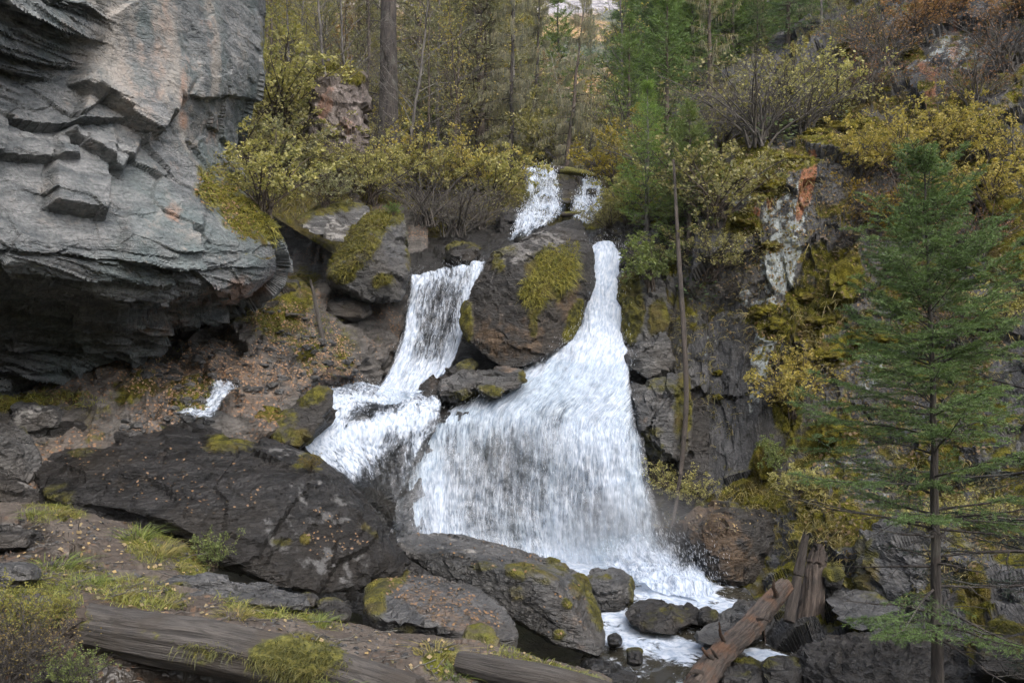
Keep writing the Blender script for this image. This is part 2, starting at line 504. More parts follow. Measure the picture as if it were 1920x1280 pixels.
def cl_disp(V):
    f1, e1 = facets(V, (1.9, 1.9, 1.0), 11, 1.1, rotm(0.2, 0.6, 0.3))
    f2, e2 = facets(V, (0.75, 0.75, 0.4), 12, 1.0, rotm(0.15, 0.6, 0.2))
    f3, e3 = facets(V, (0.3, 0.3, 0.14), 13, 0.9, rotm(0.1, 0.5, 0.1))
    uu, vv = pix(V)
    calm = pmask(V, [(280, 100, 150, 140, 20, 1), (330, 30, 90, 120, 0, 1), (430, 430, 90, 60, 20, 0.7), (60, 400, 120, 70, 0, .6)], 0.5)
    low = smooth(vv, 440, 540) * smooth(uu, 520, 400) + pmask(V, [(0, 60, 170, 110, -20, 1)], 0.4)
    brk = pmask(V, [(120, 230, 190, 80, 25, 1), (230, 290, 120, 110, 30, 1), (330, 260, 80, 60, 0, .8)], 0.5)
    lam = laminae(V, ROT_BED, 0.2, 21) - 0.6
    lam2 = laminae(V, rotm(R(5), R(24), 0), 0.085, 22) - 0.6
    h = 0.15 * f1 * (1 - 0.6 * calm) + (0.03 + 0.03 * brk) * f2 * (1 - 0.75 * calm) + (0.009 + 0.006 * brk) * f3 * (1 - 0.45 * calm) + 0.003 * facets(V, (0.1, 0.1, 0.05), 14, 0.9, rotm(0.1, 0.25, 0.1))[0]
    h += low * (0.2 * lam + 0.04 * lam2) + (0.004 * lam2 + 0.005 * lam) * (1 - calm)
    h += 0.10 * fbm(V, 0.5, 3, 4) + 0.012 * fbm(V, 7, 4, 6)
    # a few angular overhangs that break out of the face
    for (u, v, ru, rv, rot, a) in [(238, 165, 95, 60, 30, .38), (200, 250, 70, 45, 35, .3), (150, 330, 55, 70, 10, .36), (300, 440, 70, 60, 10, .25), (60, 265, 80, 30, 5, .22), (420, 90, 60, 90, 0, .15)]:
        c, s = math.cos(R(rot)), math.sin(R(rot))
        a1 = ((uu - u) * c + (vv - v) * s) / ru; b1 = (-(uu - u) * s + (vv - v) * c) / rv
        inside = smooth(1.1 + 0.1 * f2 - np.abs(a1), 0, 0.25) * smooth(b1, -2.0, 0.9) * smooth(1.04 + 0.06 * f2 - b1, 0.0, 0.1)
        h += 0.75 * a * inside
    return h * (1 - 0.85 * smooth(V[:, 1], 14.0, 15.6))
def cl_masks(V, N, N0):
    M = np.zeros((len(V), 4))
    n = fbm(V, 1.2, 4, 31); n2 = vnoise(V * [1.0, 1.0, 0.16], 3.2, 5)
    M[:, 0] = pmask(V, [(410, 345, 45, 50, 35, .9), (450, 400, 50, 42, 35, 1), (500, 425, 28, 40, 0, 1), (385, 320, 24, 20, 0, .9), (500, 80, 14, 60, 0, .7), (560, 60, 60, 90, 0, .8), (535, 400, 30, 60, 0, 1)], 0.45) * (0.75 + 0.5 * n)
    M[:, 0] = np.maximum(M[:, 0], smooth(N[:, 2], 0.35, 0.7) * pmask(V, [(520, 420, 90, 70, 0, 1)], .4))
    M[:, 1] = pmask(V, [(290, 90, 160, 160, 15, .8), (370, 160, 60, 150, 8, .8), (400, 320, 60, 40, 30, .7), (355, 400, 50, 70, 40, .7), (120, 60, 60, 40, 0, .45), (90, 390, 90, 60, 0, .35)], 0.6) * (0.6 + 0.7 * n2)
    M[:, 2] = pmask(V, [(350, 160, 14, 60, 5, .7), (345, 222, 10, 20, 0, .9), (300, 100, 20, 130, 8, .45), (270, 130, 40, 110, 10, .32), (325, 400, 14, 22, -20, 1.0), (440, 545, 90, 25, -18, .75), (330, 575, 80, 22, -10, .55), (300, 610, 60, 25, 0, .5), (395, 240, 14, 40, 0, .5), (355, 330, 40, 16, 30, .5), (390, 60, 16, 60, 0, .35)], 0.6) * (0.7 + 0.5 * n2)
    M[:, 3] = 0.6 * pmask(V, [(60, 620, 260, 110, 0, 1), (300, 590, 120, 40, 0, .7), (20, 20, 120, 90, -20, .7), (460, 460, 60, 50, 0, .6), (470, 110, 24, 160, 8, .7), (410, 180, 14, 90, 8, .5)], 0.4) * (0.8 + 0.4 * n)  # undercut shade painted through the wet channel, plus dark streaks
    return M
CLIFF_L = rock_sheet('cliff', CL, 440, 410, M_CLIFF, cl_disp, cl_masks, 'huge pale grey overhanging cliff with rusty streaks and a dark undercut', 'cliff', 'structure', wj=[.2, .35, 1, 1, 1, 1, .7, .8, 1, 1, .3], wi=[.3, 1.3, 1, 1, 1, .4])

# ---- littered rock slope under the overhang
SL = [
 [(-300,400,21.5),(0,390,21.5),(200,385,21.5),(400,380,21.5),(560,365,21),(680,370,21),(800,400,21)],
 [(-300,610,20),(0,590,20),(200,570,20),(400,540,20),(560,500,19.5),(680,480,19.5),(800,480,19.5)],
 [(-300,660,15.5),(0,655,15.5),(200,630,15.5),(400,590,15.6),(540,560,15.8),(660,570,16.6),(760,590,17.5)],
 [(-300,715,12.8),(0,715,13),(200,668,13.6),(390,625,14.2),(540,600,14.6),(650,640,15.0),(735,690,16.4)],
 [(-300,760,11.5),(0,755,11.7),(200,715,12.4),(380,675,13.1),(530,665,13.5),(610,695,13.9),(670,728,15.2)],
 [(-300,790,10.8),(0,785,10.9),(200,760,11.4),(370,735,12.0),(500,725,12.5),(565,738,13.0),(600,762,14.5)],
 [(-300,850,9.8),(0,850,9.9),(200,830,10.4),(350,815,10.8),(470,820,11.1),(530,832,11.8),(562,855,13.3)],
 [(-300,980,9.0),(0,980,9.1),(200,960,9.5),(340,960,9.8),(450,960,10.3),(515,960,10.9),(545,965,12.8)],
]
def sl_disp(V):
    f1, _ = facets(V, (0.9, 0.9, 0.45), 41, 0.9, rotm(0.3, 0.5, 0.2))
    f2, _ = facets(V, (0.3, 0.3, 0.14), 42, 0.9, rotm(0.2, 0.55, 0.1))
    lam = laminae(V, rotm(R(25), R(-32), 0), 0.13, 43) - 0.6
    uu, vv = pix(V)
    st = pmask(V, [(280, 750, 170, 60, -20, 1), (500, 640, 140, 40, 0, .7), (560, 690, 90, 30, 0, .8)], 0.5)
    return 0.16 * f1 + 0.07 * f2 + (0.02 + 0.07 * st) * lam + 0.12 * fbm(V, 0.8, 4, 44)
def sl_masks(V, N, N0):
    M = np.zeros((len(V), 4))
    n = fbm(V, 1.6, 4, 45)
    M[:, 0] = np.clip(pmask(V, [(520, 600, 70, 50, 20, .75), (560, 550, 40, 50, 0, .85), (430, 590, 60, 20, 0, .6), (370, 740, 50, 40, -30, 1), (250, 720, 60, 40, -30, .6), (60, 745, 130, 22, 0, .75), (180, 790, 40, 40, -40, .5), (590, 640, 40, 60, 0, .45), (300, 660, 40, 20, 0, .6), (650, 650, 30, 40, 0, .8)], 0.5) * (0.8 + 0.7 * n) + 0.35 * smooth(n, 0.1, 0.5), 0, 1)
    M[:, 1] = 0.25 * smooth(n, 0.0, 0.5)
    M[:, 2] = pmask(V, [(380, 700, 160, 40, -10, .5), (560, 720, 120, 40, 0, .45), (620, 690, 60, 40, 0, .6)], 0.5)
    M[:, 3] = pmask(V, [(640, 740, 60, 40, 0, .9), (400, 770, 60, 30, -30, .6)], 0.5)
    return M
SLOPE = rock_sheet('rocky_slope', SL, 220, 290, M_SLOPE, sl_disp, sl_masks, 'rocky ledge strewn with fallen leaves beneath the overhanging cliff', 'rock slope', 'structure', blur=1, wj=[.25, .6, 1, 1, 1, 1, .8])

# ---- dark wet rock step that carries the falls
BD = [
 [(520,450,22),(700,430,22),(800,420,22),(900,420,21.5),(1000,430,21.5),(1110,430,21.5),(1200,420,21),(1330,420,20)],
 [(520,540,19),(700,520,18.8),(780,510,18.6),(895,486,18.6),(1000,478,18.3),(1115,482,17.8),(1200,470,17.2),(1330,480,16.5)],
 [(520,600,18),(690,610,17.8),(760,590,17.7),(880,560,17.6),(1000,560,17.6),(1120,540,17.0),(1190,540,16.4),(1330,560,15.6)],
 [(520,690,16.2),(680,700,16.3),(740,690,16.6),(850,670,16.8),(980,680,16.7),(1090,660,16.3),(1180,640,15.8),(1330,660,15.2)],
 [(520,770,13.6),(630,752,14.5),(740,752,14.9),(840,752,15.3),(960,748,15.4),(1080,735,15.3),(1190,730,15.2),(1330,760,14.7)],
 [(520,830,12.6),(600,800,13.3),(720,795,13.8),(830,790,14.4),(960,790,14.6),(1090,790,14.7),(1200,800,14.7),(1330,850,14.2)],
 [(520,920,12.0),(620,910,12.6),(715,900,13.3),(830,900,14.0),(960,900,14.3),(1100,900,14.4),(1220,900,14.3),(1330,950,13.7)],
 [(520,1010,11.4),(640,1010,12.0),(720,1010,12.7),(830,1010,13.5),(960,1020,13.8),(1100,1035,13.8),(1240,1030,13.8),(1340,1050,13.0)],
 [(520,1150,10.6),(640,1150,11.0),(720,1150,11.3),(830,1150,11.6),(960,1150,11.8),(1100,1150,12.2),(1240,1150,12.0),(1340,1170,11.6)],
]
def bd_disp(V):
    f1, _ = facets(V, (1.0, 1.0, 0.7), 51, 0.9, rotm(0.2, 0.5, 0.1))
    f2, _ = facets(V, (0.35, 0.35, 0.25), 52, 0.9)
    return 0.09 * f1 + 0.05 * f2 + 0.07 * fbm(V, 1.0, 4, 53)
def bd_masks(V, N, N0):
    M = np.zeros((len(V), 4)); n = fbm(V, 1.5, 4, 54)
    M[:, 0] = pmask(V, [(1170, 560, 40, 110, 0, .9), (740, 620, 60, 60, 0, .5), (880, 560, 30, 80, 0, .7), (1230, 880, 60, 80, 0, .7)], 0.5) * (0.6 + 0.8 * n)
    uu, vv = pix(V)
    M[:, 3] = 0.9 * smooth(uu, 1300, 1240)
    return M
BED = rock_sheet('waterfall_rock_step', BD, 150, 180, M_DARK, bd_disp, bd_masks, 'dark wet rock step behind and beneath the falling water', 'rock step', 'structure')

# ---- mossy cliff on the right
CR = [
 [(1190,360,27),(1300,170,28),(1450,60,27),(1600,-20,25),(1750,-120,23),(1950,-260,21),(2500,-500,17)],
 [(1180,400,21.5),(1290,260,21.5),(1450,180,21),(1600,90,20.5),(1750,30,19.5),(1950,-60,18),(2500,-200,14)],
 [(1172,440,18.8),(1290,320,18.3),(1420,265,17.8),(1560,235,17.6),(1700,170,17.2),(1950,110,16),(2500,50,12.5)],
 [(1165,480,17.3),(1280,430,16.4),(1400,350,15.9),(1540,300,15.6),(1700,290,15.7),(1950,270,14.6),(2500,270,11.4)],
 [(1160,560,16.5),(1270,560,15.5),(1400,520,15.2),(1540,500,14.9),(1700,500,14.6),(1950,490,13.5),(2500,490,10.6)],
 [(1165,700,15.7),(1270,700,15.0),(1400,680,14.7),(1540,680,14.2),(1700,680,13.7),(1950,680,12.5),(2500,680,9.9)],
 [(1185,850,15.1),(1285,850,14.5),(1400,850,14.1),(1540,840,13.5),(1700,840,12.9),(1950,840,11.6),(2500,840,9.4)],
 [(1215,950,14.4),(1300,945,13.9),(1410,920,13.5),(1540,930,12.7),(1700,940,12.0),(1950,950,10.9),(2500,950,8.8)],
 [(1240,1050,13.2),(1310,1050,12.8),(1410,1050,12.3),(1540,1060,11.4),(1700,1060,10.6),(1950,1060,9.8),(2500,1060,8.0)],
 [(1290,1130,12.0),(1360,1120,11.8),(1440,1130,11.0),(1540,1150,10.2),(1700,1150,9.5),(1950,1150,8.7),(2500,1150,7.2)],
 [(1430,1260,9.5),(1470,1250,9.4),(1500,1260,9.1),(1560,1270,8.7),(1700,1270,8.2),(1950,1270,7.5),(2500,1270,6.4)],
 [(1440,1420,8.0),(1480,1420,8.0),(1520,1420,7.8),(1580,1420,7.4),(1700,1420,6.9),(1950,1420,6.4),(2500,1420,5.6)],
]
def cr_disp(V):
    f1, _ = facets(V, (0.9, 1.1, 1.7), 61, 1.0, rotm(0.1, 0.12, 0.2))
    f2, _ = facets(V, (0.4, 0.4, 0.6), 62, 1.0, rotm(0.1, 0.3, 0.2))
    f3, _ = facets(V, (0.15, 0.15, 0.2), 63, 0.9)
    uu, vv = pix(V)
    lo = smooth(vv, 860, 960)
    calm = pmask(V, [(1370, 780, 80, 110, 0, .5), (1350, 640, 60, 60, 0, .4)], 0.4)
    h = 0.26 * f1 + 0.08 * f2 * (1 - .6 * calm) + 0.025 * f3 * (1 - .6 * calm) + 0.15 * fbm(V, 0.7, 4, 64) + 0.02 * fbm(V, 5, 3, 65)
    return h
CUSH = [(1432,585,28,14),(1455,612,30,20),(1420,592,18,14),(1395,420,30,18),(1445,462,22,10),(1590,240,60,18),(1480,300,40,14),(1540,605,36,14),(1360,330,36,16),(1440,350,30,18),(1700,100,26,12),(1560,665,40,22),(1505,560,28,14),(1620,640,30,20),(1660,640,36,16),(1580,520,30,40),(1345,745,14,10),(1345,700,12,8),(1475,760,26,40),(1430,880,20,50),(1560,820,40,30),(1830,1110,24,40),(1600,95,26,14),(1840,340,40,30),(1880,400,40,40),(1760,260,30,16),(1390,330,22,10),(1530,250,34,10)]
def cr_masks(V, N, N0):
    M = np.zeros((len(V), 4)); n = fbm(V, 1.4, 5, 66); n2 = fbm(V, 4.0, 3, 67)
    uu, vv = pix(V)
    up = smooth(N[:, 2], -0.05, 0.55)
    M[:, 0] = np.clip(0.62 * up * smooth(n, -0.35, 0.3) + 0.45 * smooth(n2, 0.05, 0.5) + pmask(V, [(u, v, a * 1.15, b * 1.25, 0, 1) for (u, v, a, b) in CUSH], 0.4) + pmask(V, [(1560, 560, 90, 130, 0, .6), (1800, 500, 160, 180, 0, .5), (1500, 950, 60, 160, 0, .5), (1330, 600, 50, 30, 0, .5), (1235, 600, 20, 40, 0, .9), (1700, 200, 150, 60, 0, .4), (1650, 900, 140, 120, 0, .5), (1320, 260, 120, 80, 0, .5), (1420, 930, 60, 40, 0, .7)], 0.4) * (0.6 + n)
                      - pmask(V, [(1370, 770, 70, 110, 0, .7), (1465, 480, 36, 120, 12, .6), (1405, 335, 20, 16, 0, .5)], 0.4), 0, 1)
    M[:, 1] = np.clip(pmask(V, [(1440, 380, 60, 80, 0, .62), (1470, 470, 40, 120, 14, .85), (1420, 560, 40, 60, 20, .6), (1380, 370, 20, 30, 0, .7), (1430, 660, 22, 110, 8, .8), (1455, 590, 40, 60, 10, .7), (1345, 640, 40, 50, 0, .45), (1620, 690, 40, 50, 0, .75), (1800, 90, 60, 60, -40, .6), (1740, 140, 40, 40, 0, .5), (1860, 940, 40, 100, 0, .6), (1600, 880, 90, 60, 0, .5), (1560, 1000, 80, 60, 0, .45), (1830, 230, 40, 60, 0, .55), (1640, 260, 60, 40, 0, .45), (1740, 560, 60, 60, 0, .4), (1720, 820, 90, 60, 0, .45)], 0.5) * (0.75 + 0.8 * n2), 0, 1)
    M[:, 2] = pmask(V, [(1515, 335, 15, 55, 10, 1.0), (1500, 390, 8, 30, 8, .8), (1443, 370, 8, 24, 0, .8), (1408, 398, 20, 13, 0, .8), (1740, 130, 26, 14, 20, .6), (1745, 175, 12, 50, 0, .7), (1790, 80, 10, 60, 0, .5)], 0.35)
    M[:, 3] = 0.7 * pmask(V, [(1230, 760, 90, 200, 0, 1), (1300, 1060, 120, 60, 0, .8), (1370, 770, 90, 120, 0, .35)], 0.4)
    return M
CLIFF_R = rock_sheet('mossy_cliff', CR, 380, 350, M_RIGHT, cr_disp, cr_masks, 'steep dark cliff with yellow moss, white lichen and an orange streak', 'cliff', 'structure', wj=[.5, 1, 1, 1, 1.2, 1.2, 1, .9, .9, .9, .2], wi=[1, 1, 1, 1, 1.3, .25])

# ---- trodden bank in the foreground
FG = [
 [(-500,905,9.6),(0,935,9.0),(150,955,8.7),(330,1010,8.5),(450,1130,8.2),(600,1170,8.0),(750,1210,7.8),(900,1220,7.9),(1050,1260,8.0),(1180,1300,8.2),(1300,1420,8.4)],
 [(-500,960,7.8),(0,968,7.4),(150,985,7.2),(330,1045,7.0),(450,1122,7.0),(600,1160,6.9),(750,1198,6.9),(900,1212,7.0),(1050,1250,7.1),(1160,1300,7.3),(1300,1440,7.5)],
 [(-500,1030,6.5),(0,1030,6.3),(150,1050,6.2),(330,1085,6.1),(450,1130,6.1),(600,1165,6.0),(750,1205,6.0),(900,1222,6.1),(1050,1265,6.2),(1140,1310,6.4),(1300,1480,6.6)],
 [(-500,1105,5.5),(0,1095,5.5),(150,1105,5.45),(330,1125,5.4),(450,1150,5.45),(600,1185,5.4),(750,1222,5.4),(900,1245,5.4),(1050,1290,5.4),(1120,1340,5.6),(1300,1520,5.8)],
 [(-500,1190,4.8),(0,1160,4.9),(150,1152,4.95),(330,1170,4.95),(450,1188,4.95),(600,1215,4.95),(750,1252,4.9),(900,1278,4.9),(1050,1335,4.9),(1120,1400,5.0),(1300,1580,5.2)],
 [(-500,1260,4.5),(0,1230,4.7),(150,1225,4.9),(330,1250,4.95),(450,1265,4.95),(600,1262,4.8),(750,1300,4.65),(900,1335,4.6),(1050,1400,4.6),(1120,1470,4.7),(1300,1650,4.8)],
 [(-500,1400,4.0),(0,1400,4.2),(150,1400,4.4),(330,1400,4.5),(450,1400,4.5),(600,1370,4.4),(750,1400,4.3),(900,1450,4.2),(1050,1520,4.2),(1120,1590,4.3),(1300,1750,4.4)],
 [(-500,1700,3.2),(0,1700,3.3),(150,1700,3.4),(330,1700,3.5),(450,1700,3.5),(600,1700,3.5),(750,1700,3.5),(900,1750,3.4),(1050,1800,3.4),(1120,1850,3.4),(1300,2000,3.4)],
]
def fg_disp(V):
    f2, _ = facets(V, (0.35, 0.35, 0.2), 72, 0.8, rotm(0.3, 0.3, 0))
    n = fbm(V, 1.5, 5, 71)
    uu, vv = pix(V)
    rk = pmask(V, [(60, 1010, 120, 50, 0, 1), (430, 1110, 130, 40, 10, 1), (800, 1230, 120, 25, 0, .5)], 0.5)
    rut = np.abs(vnoise(V @ rotm(0, 0, 0.6) * [1.0, 3.5, 1.0], 1.3, 77))
    return 0.11 * n + 0.06 * rk * f2 + 0.015 * f2 + 0.012 * fbm(V, 14, 3, 74) - 0.05 * (1 - smooth(rut, 0.0, 0.18))
def fg_masks(V, N, N0):
    M = np.zeros((len(V), 4)); n = fbm(V, 2.2, 4, 75)
    M[:, 0] = pmask(V, [(285, 1010, 55, 60, 30, .8), (100, 960, 70, 25, 0, .8), (360, 1060, 60, 30, 40, .8), (260, 1110, 100, 35, 10, .75), (160, 1080, 50, 30, 0, .5), (480, 1140, 80, 20, 10, .7), (590, 1150, 60, 22, 20, .8), (60, 1110, 80, 50, 0, .7), (900, 1235, 60, 30, 0, .4), (1030, 1255, 90, 18, 20, .85), (1100, 1280, 60, 20, 20, .8), (560, 1225, 90, 40, 0, .8), (830, 1235, 40, 40, 30, .8), (640, 1270, 100, 40, 0, .7)], 0.5) * (0.75 + 0.7 * n)
    M[:, 1] = pmask(V, [(430, 1110, 130, 40, 10, .3), (150, 1020, 120, 40, 0, .25)], 0.5)
    M[:, 3] = pmask(V, [(30, 1010, 90, 35, 0, .8), (300, 1300, 300, 60, 0, .9), (450, 1120, 40, 25, 0, .5)], 0.5)
    return M
BANK = rock_sheet('earth_bank', FG, 290, 330, M_SOIL, fg_disp, fg_masks, 'trodden earth bank with grass and leaves in front of the boulders', 'bank', 'structure', wj=[.6, 1, 1, 1, 1, .6, .15], wi=[.3, 1, 1, 1, 1, 1, 1, 1, .8, .4])
print('structure', round(time.time() - T0, 1))

def fill_blocker():
    """Unseen slope behind the viewer, added to block low sky light and deepen contrast."""
    xs = np.linspace(-150, 150, 60); ys = np.linspace(-9, -130, 50)
    X, Y = np.meshgrid(xs, ys)
    Z = -4.2 + 0.45 * (-9 - Y) + 0.0 * X
    V = np.stack([X, Y, Z], 2).reshape(-1, 3)
    V[:, 2] += 2.5 * fbm(V * [1, 1, 0], 0.06, 4, 91) * smooth(-V[:, 1], 9, 25)
    me = mesh_np('added_shade_hill', V, [grid_faces(len(ys), len(xs), True)])
    set_masks(me, np.tile([0.5, 0, 0, 0], (len(V), 1)))
    put('added_shade_hill', me, M_FOREST, 'unseen valley slope behind the viewer, added to block low sky light', 'added_shade_hill', kind='structure')
fill_blocker()  # added out of view to cut the fill light from behind
M_PINK = rock_mat('pinkish_limestone', (0.1, 0.085, 0.078), (0.2, 0.17, 0.155), (0.14, 0.115, 0.1), (0.27, 0.235, 0.22), (0.22, 0.115, 0.075), stretch=(1, 1, .6), rough=.85)
# ------------------------------------------------------------------ boulders
_ico = {}
def ico(sub):
    if sub not in _ico:
        bm = bmesh.new()
        bmesh.ops.create_icosphere(bm, subdivisions=sub, radius=1.0)
        V = np.array([v.co[:] for v in bm.verts]); F = np.array([[v.index for v in f.verts] for f in bm.faces])
        bm.free()
        _ico[sub] = (V, F)
    return _ico[sub]

def hull_planes(pts):
    bm = bmesh.new()
    for p in pts: bm.verts.new([float(x) for x in p])
    bmesh.ops.convex_hull(bm, input=bm.verts)
    pl = []
    bm.normal_update()
    for f in bm.faces:
        n = np.array(f.normal); h = float(np.dot(n, np.array(f.verts[0].co)))
        if h < 0: n, h = -n, -h
        if h < 0.02: h = 0.02
        for q in pl:
            if np.dot(q[:3], n) > 0.985 and abs(q[3] - h) < 0.06: break
        else:
            pl.append(np.array([*n, h]))
    bm.free()
    return np.array(pl)

def tri_normals(V, F):
    fn = np.cross(V[F[:, 1]] - V[F[:, 0]], V[F[:, 2]] - V[F[:, 0]])
    N = np.zeros_like(V)
    for k in range(3): np.add.at(N, F[:, k], fn)
    return N / np.maximum(np.linalg.norm(N, axis=1, keepdims=True), 1e-12)

SEEDC = [100]
def boulder(name, label, pts, sub=5, p=18, mat=None, big=0.0, mid=0.0, fine=0.0, cells=(0.8, 0.3, 0.1), bed=(0.3, 0.4, 0.1), lam=0.0, lamsp=0.12, moss=0.0, mossb=(), pale=0.0, paleb=(), stain=0.0, stainb=(),
            wet=0.0, wetb=(), world=False, cat='boulder', group=None, flat=(1, 1, .5)):
    SEEDC[0] += 7
    sd = SEEDC[0]
    W = np.array(pts) if world else np.array([P(*q) for q in pts])
    c = (W.min(0) + W.max(0)) / 2; s = (W.max(0) - W.min(0)) / 2
    pl = hull_planes((W - c) / s)
    D, F = ico(sub)
    q = np.maximum(D @ pl[:, :3].T / pl[:, 3], 0)
    r = (q ** p).sum(1) ** (-1.0 / p)
    V = c + s * (D * r[:, None])
    N = tri_normals(V, F)
    rot = rotm(*bed)
    size = float(np.mean(s))
    h = 0.035 * size * fbm(V, 1.2 / size, 4, sd)
    if big: h = h + big * facets(V, np.array(flat) * cells[0], sd + 1, 0.9, rot)[0]
    if mid: h = h + mid * facets(V, np.array(flat) * cells[1], sd + 2, 0.9, rot)[0]
    if fine: h = h + fine * facets(V, np.array(flat) * cells[2], sd + 3, 0.9, rot)[0]
    if lam: h = h + lam * (laminae(V, rot, lamsp, sd + 4) - 0.6)
    h = h + 0.006 * fbm(V, 12, 3, sd + 5) + 0.003 * facets(V, np.array(flat) * 0.07, sd + 8, 0.9, rot)[0]
    V = V + N * h[:, None]
    N2 = tri_normals(V, F)
    M = np.zeros((len(V), 4))
    n = fbm(V, 2.0, 4, sd + 6)
    up = smooth(N2[:, 2], 0.0, 0.8)
    M[:, 0] = np.clip(moss * up * (0.6 + 1.1 * n) + moss * 0.4 * n + pmask(V, mossb, 0.45) * (0.85 + 0.5 * n), 0, 1)
    V = V + N * (0.035 * smooth(M[:, 0], 0.35, 0.7))[:, None]
    M[:, 1] = np.clip(pale * (0.7 + n) + pmask(V, paleb, 0.45) * (0.85 + 0.5 * n), 0, 1)
    M[:, 2] = np.clip(stain * (0.7 + n) + pmask(V, stainb, 0.45) * (0.85 + 0.5 * n), 0, 1)
    M[:, 3] = np.clip(wet + pmask(V, wetb, 0.45), 0, 1)
    me = mesh_np(name, V, [F], True, 34)
    set_masks(me, M)
    return put(name, me, mat or M_GREY, label, cat, group, solid=True)

def blk(u0, v0, u1, v1, d0, d1, skew=0.0, top=0.25, jit=0.08, seed=1, n=14):
    """Rough block outline between two image corners and two distances."""
    rg = random.Random(seed)
    out = []
    for i in range(n):
        a = 2 * math.pi * (i + rg.uniform(-.3, .3)) / n
        uu = (u0 + u1) / 2 + (u1 - u0) / 2 * math.copysign(abs(math.cos(a)) ** 0.7, math.cos(a)) * rg.uniform(1 - jit, 1)
        vv = (v0 + v1) / 2 - (v1 - v0) / 2 * math.copysign(abs(math.sin(a)) ** 0.7, math.sin(a)) * rg.uniform(1 - jit, 1) + skew * (uu - (u0 + u1) / 2)
        k = (vv - v0) / max(v1 - v0, 1)
        out.append((uu, vv, d1 + (d0 - d1) * k * (1 - top) + rg.uniform(-.1, .1) * (d1 - d0)))
    cu, cv = (u0 + u1) / 2, (v0 + v1) / 2
    for sx in (-.3, .3):
        for sy in (-.25, .3):
            out.append((cu + sx * (u1 - u0), cv + sy * (v1 - v0) + skew * sx * (u1 - u0), d0 + (0.15 if sy < 0 else 0) * (d1 - d0)))
            out.append((cu + sx * (u1 - u0), cv + sy * (v1 - v0) + skew * sx * (u1 - u0), d1 + 0.1 * (d1 - d0)))
    return out

BIG = boulder('boulder', 'biggest dark wedge-shaped boulder strewn with small leaves at lower left',
    [(46,832,10.2),(88,800,10.8),(215,784,11.1),(335,790,11.0),(450,826,10.8),(600,848,10.5),(640,900,10.0),(785,1055,9.2),(742,1062,8.9),(660,1112,8.5),(585,1106,8.3),(480,1088,8.2),(410,1030,8.2),(320,972,8.3),(90,938,8.9),(58,885,9.5),(500,935,8.85),(610,905,9.25),(240,880,9.2),
     (100,980,11),(560,1040,11),(740,1080,10.2)],
    sub=7, p=60, mat=M_BIG, big=0.06, mid=0.03, fine=0.01, cells=(1.3, 0.45, 0.14), bed=(0.4, -0.45, 0.2), flat=(1, 1, .35),
    mossb=[(430, 832, 50, 22, 0, .7), (150, 845, 30, 14, 0, .6), (260, 800, 60, 10, 0, .55), (580, 870, 36, 24, 0, .6), (395, 1005, 20, 12, 0, .5), (530, 1015, 22, 10, 0, .6), (572, 1012, 12, 12, 0, .8), (110, 925, 40, 20, 0, .55), (690, 990, 10, 30, -50, .4)],
    paleb=[(600, 940, 80, 60, 30, .36), (560, 1000, 100, 60, 20, .34), (640, 1060, 70, 40, 0, .36), (540, 850, 50, 14, 10, .4)], pale=0.06, wet=0.15,  # paler right side: grey rock with its wet sheen put into the colour
    stainb=[(300, 900, 120, 60, 20, .35), (640, 1000, 40, 30, 30, .3)])
SLAB = boulder('boulder', 'long tilted slab with pale leafy top in front of the curtain of water',
    [(750,996,11.0),(840,1000,11.5),(1000,1036,11.2),(1050,1062,10.9),(1088,1076,10.3),(1143,1190,9.1),(1126,1234,8.4),(1042,1084,8.95),(765,1034,9.65),(880,1050,9.35),(960,1066,9.15),(1030,1198,8.65),(960,1124,9.45),(900,1094,9.9),(800,1064,10.3),(900,1130,11.2),(1100,1190,10.6)],
    sub=7, p=40, mat=M_GREY, big=0.03, mid=0.018, fine=0.008, bed=(0.3, 0.35, 0.3), flat=(1, 1, .35),
    mossb=[(1000, 1075, 60, 22, 10, .75), (1045, 1060, 26, 26, 0, .8), (1085, 1100, 26, 24, 60, 1), (1110, 1140, 12, 50, -20, .8), (970, 1110, 20, 20, 0, .55), (1065, 1130, 14, 14, 0, .7), (1050, 1190, 16, 14, 0, .7), (900, 1060, 40, 12, 0, .5)], wetb=[(900, 1090, 130, 40, 22, 1), (980, 1170, 60, 60, 20, .9)],
    paleb=[(880, 1025, 130, 22, 12, .35), (1010, 1130, 30, 40, 0, .35)], stainb=[(1080, 1170, 50, 60, 0, .4)])
FLAT = boulder('boulder', 'flat low slab covered in fallen leaves between the two large boulders',
    [(688,1108,8.8),(735,1072,9.4),(830,1088,9.2),(900,1105,9.0),(968,1168,8.0),(970,1200,7.4),(855,1182,7.3),(715,1160,7.35),(688,1145,7.7),(700,1225,7.5),(860,1245,7.4),(960,1245,7.7),(800,1150,9.6)],
    sub=6, p=30, mat=M_GREY, big=0.03, mid=0.02, fine=0.008, flat=(1, 1, .4), mossb=[(725, 1085, 50, 30, -40, 1), (705, 1130, 22, 40, 0, .9), (760, 1180, 30, 10, 0, .5)], wetb=[(760, 1190, 120, 22, 10, .8)], paleb=[(830, 1130, 120, 30, 20, .3)], stainb=[(830, 1140, 110, 36, 25, .55)])
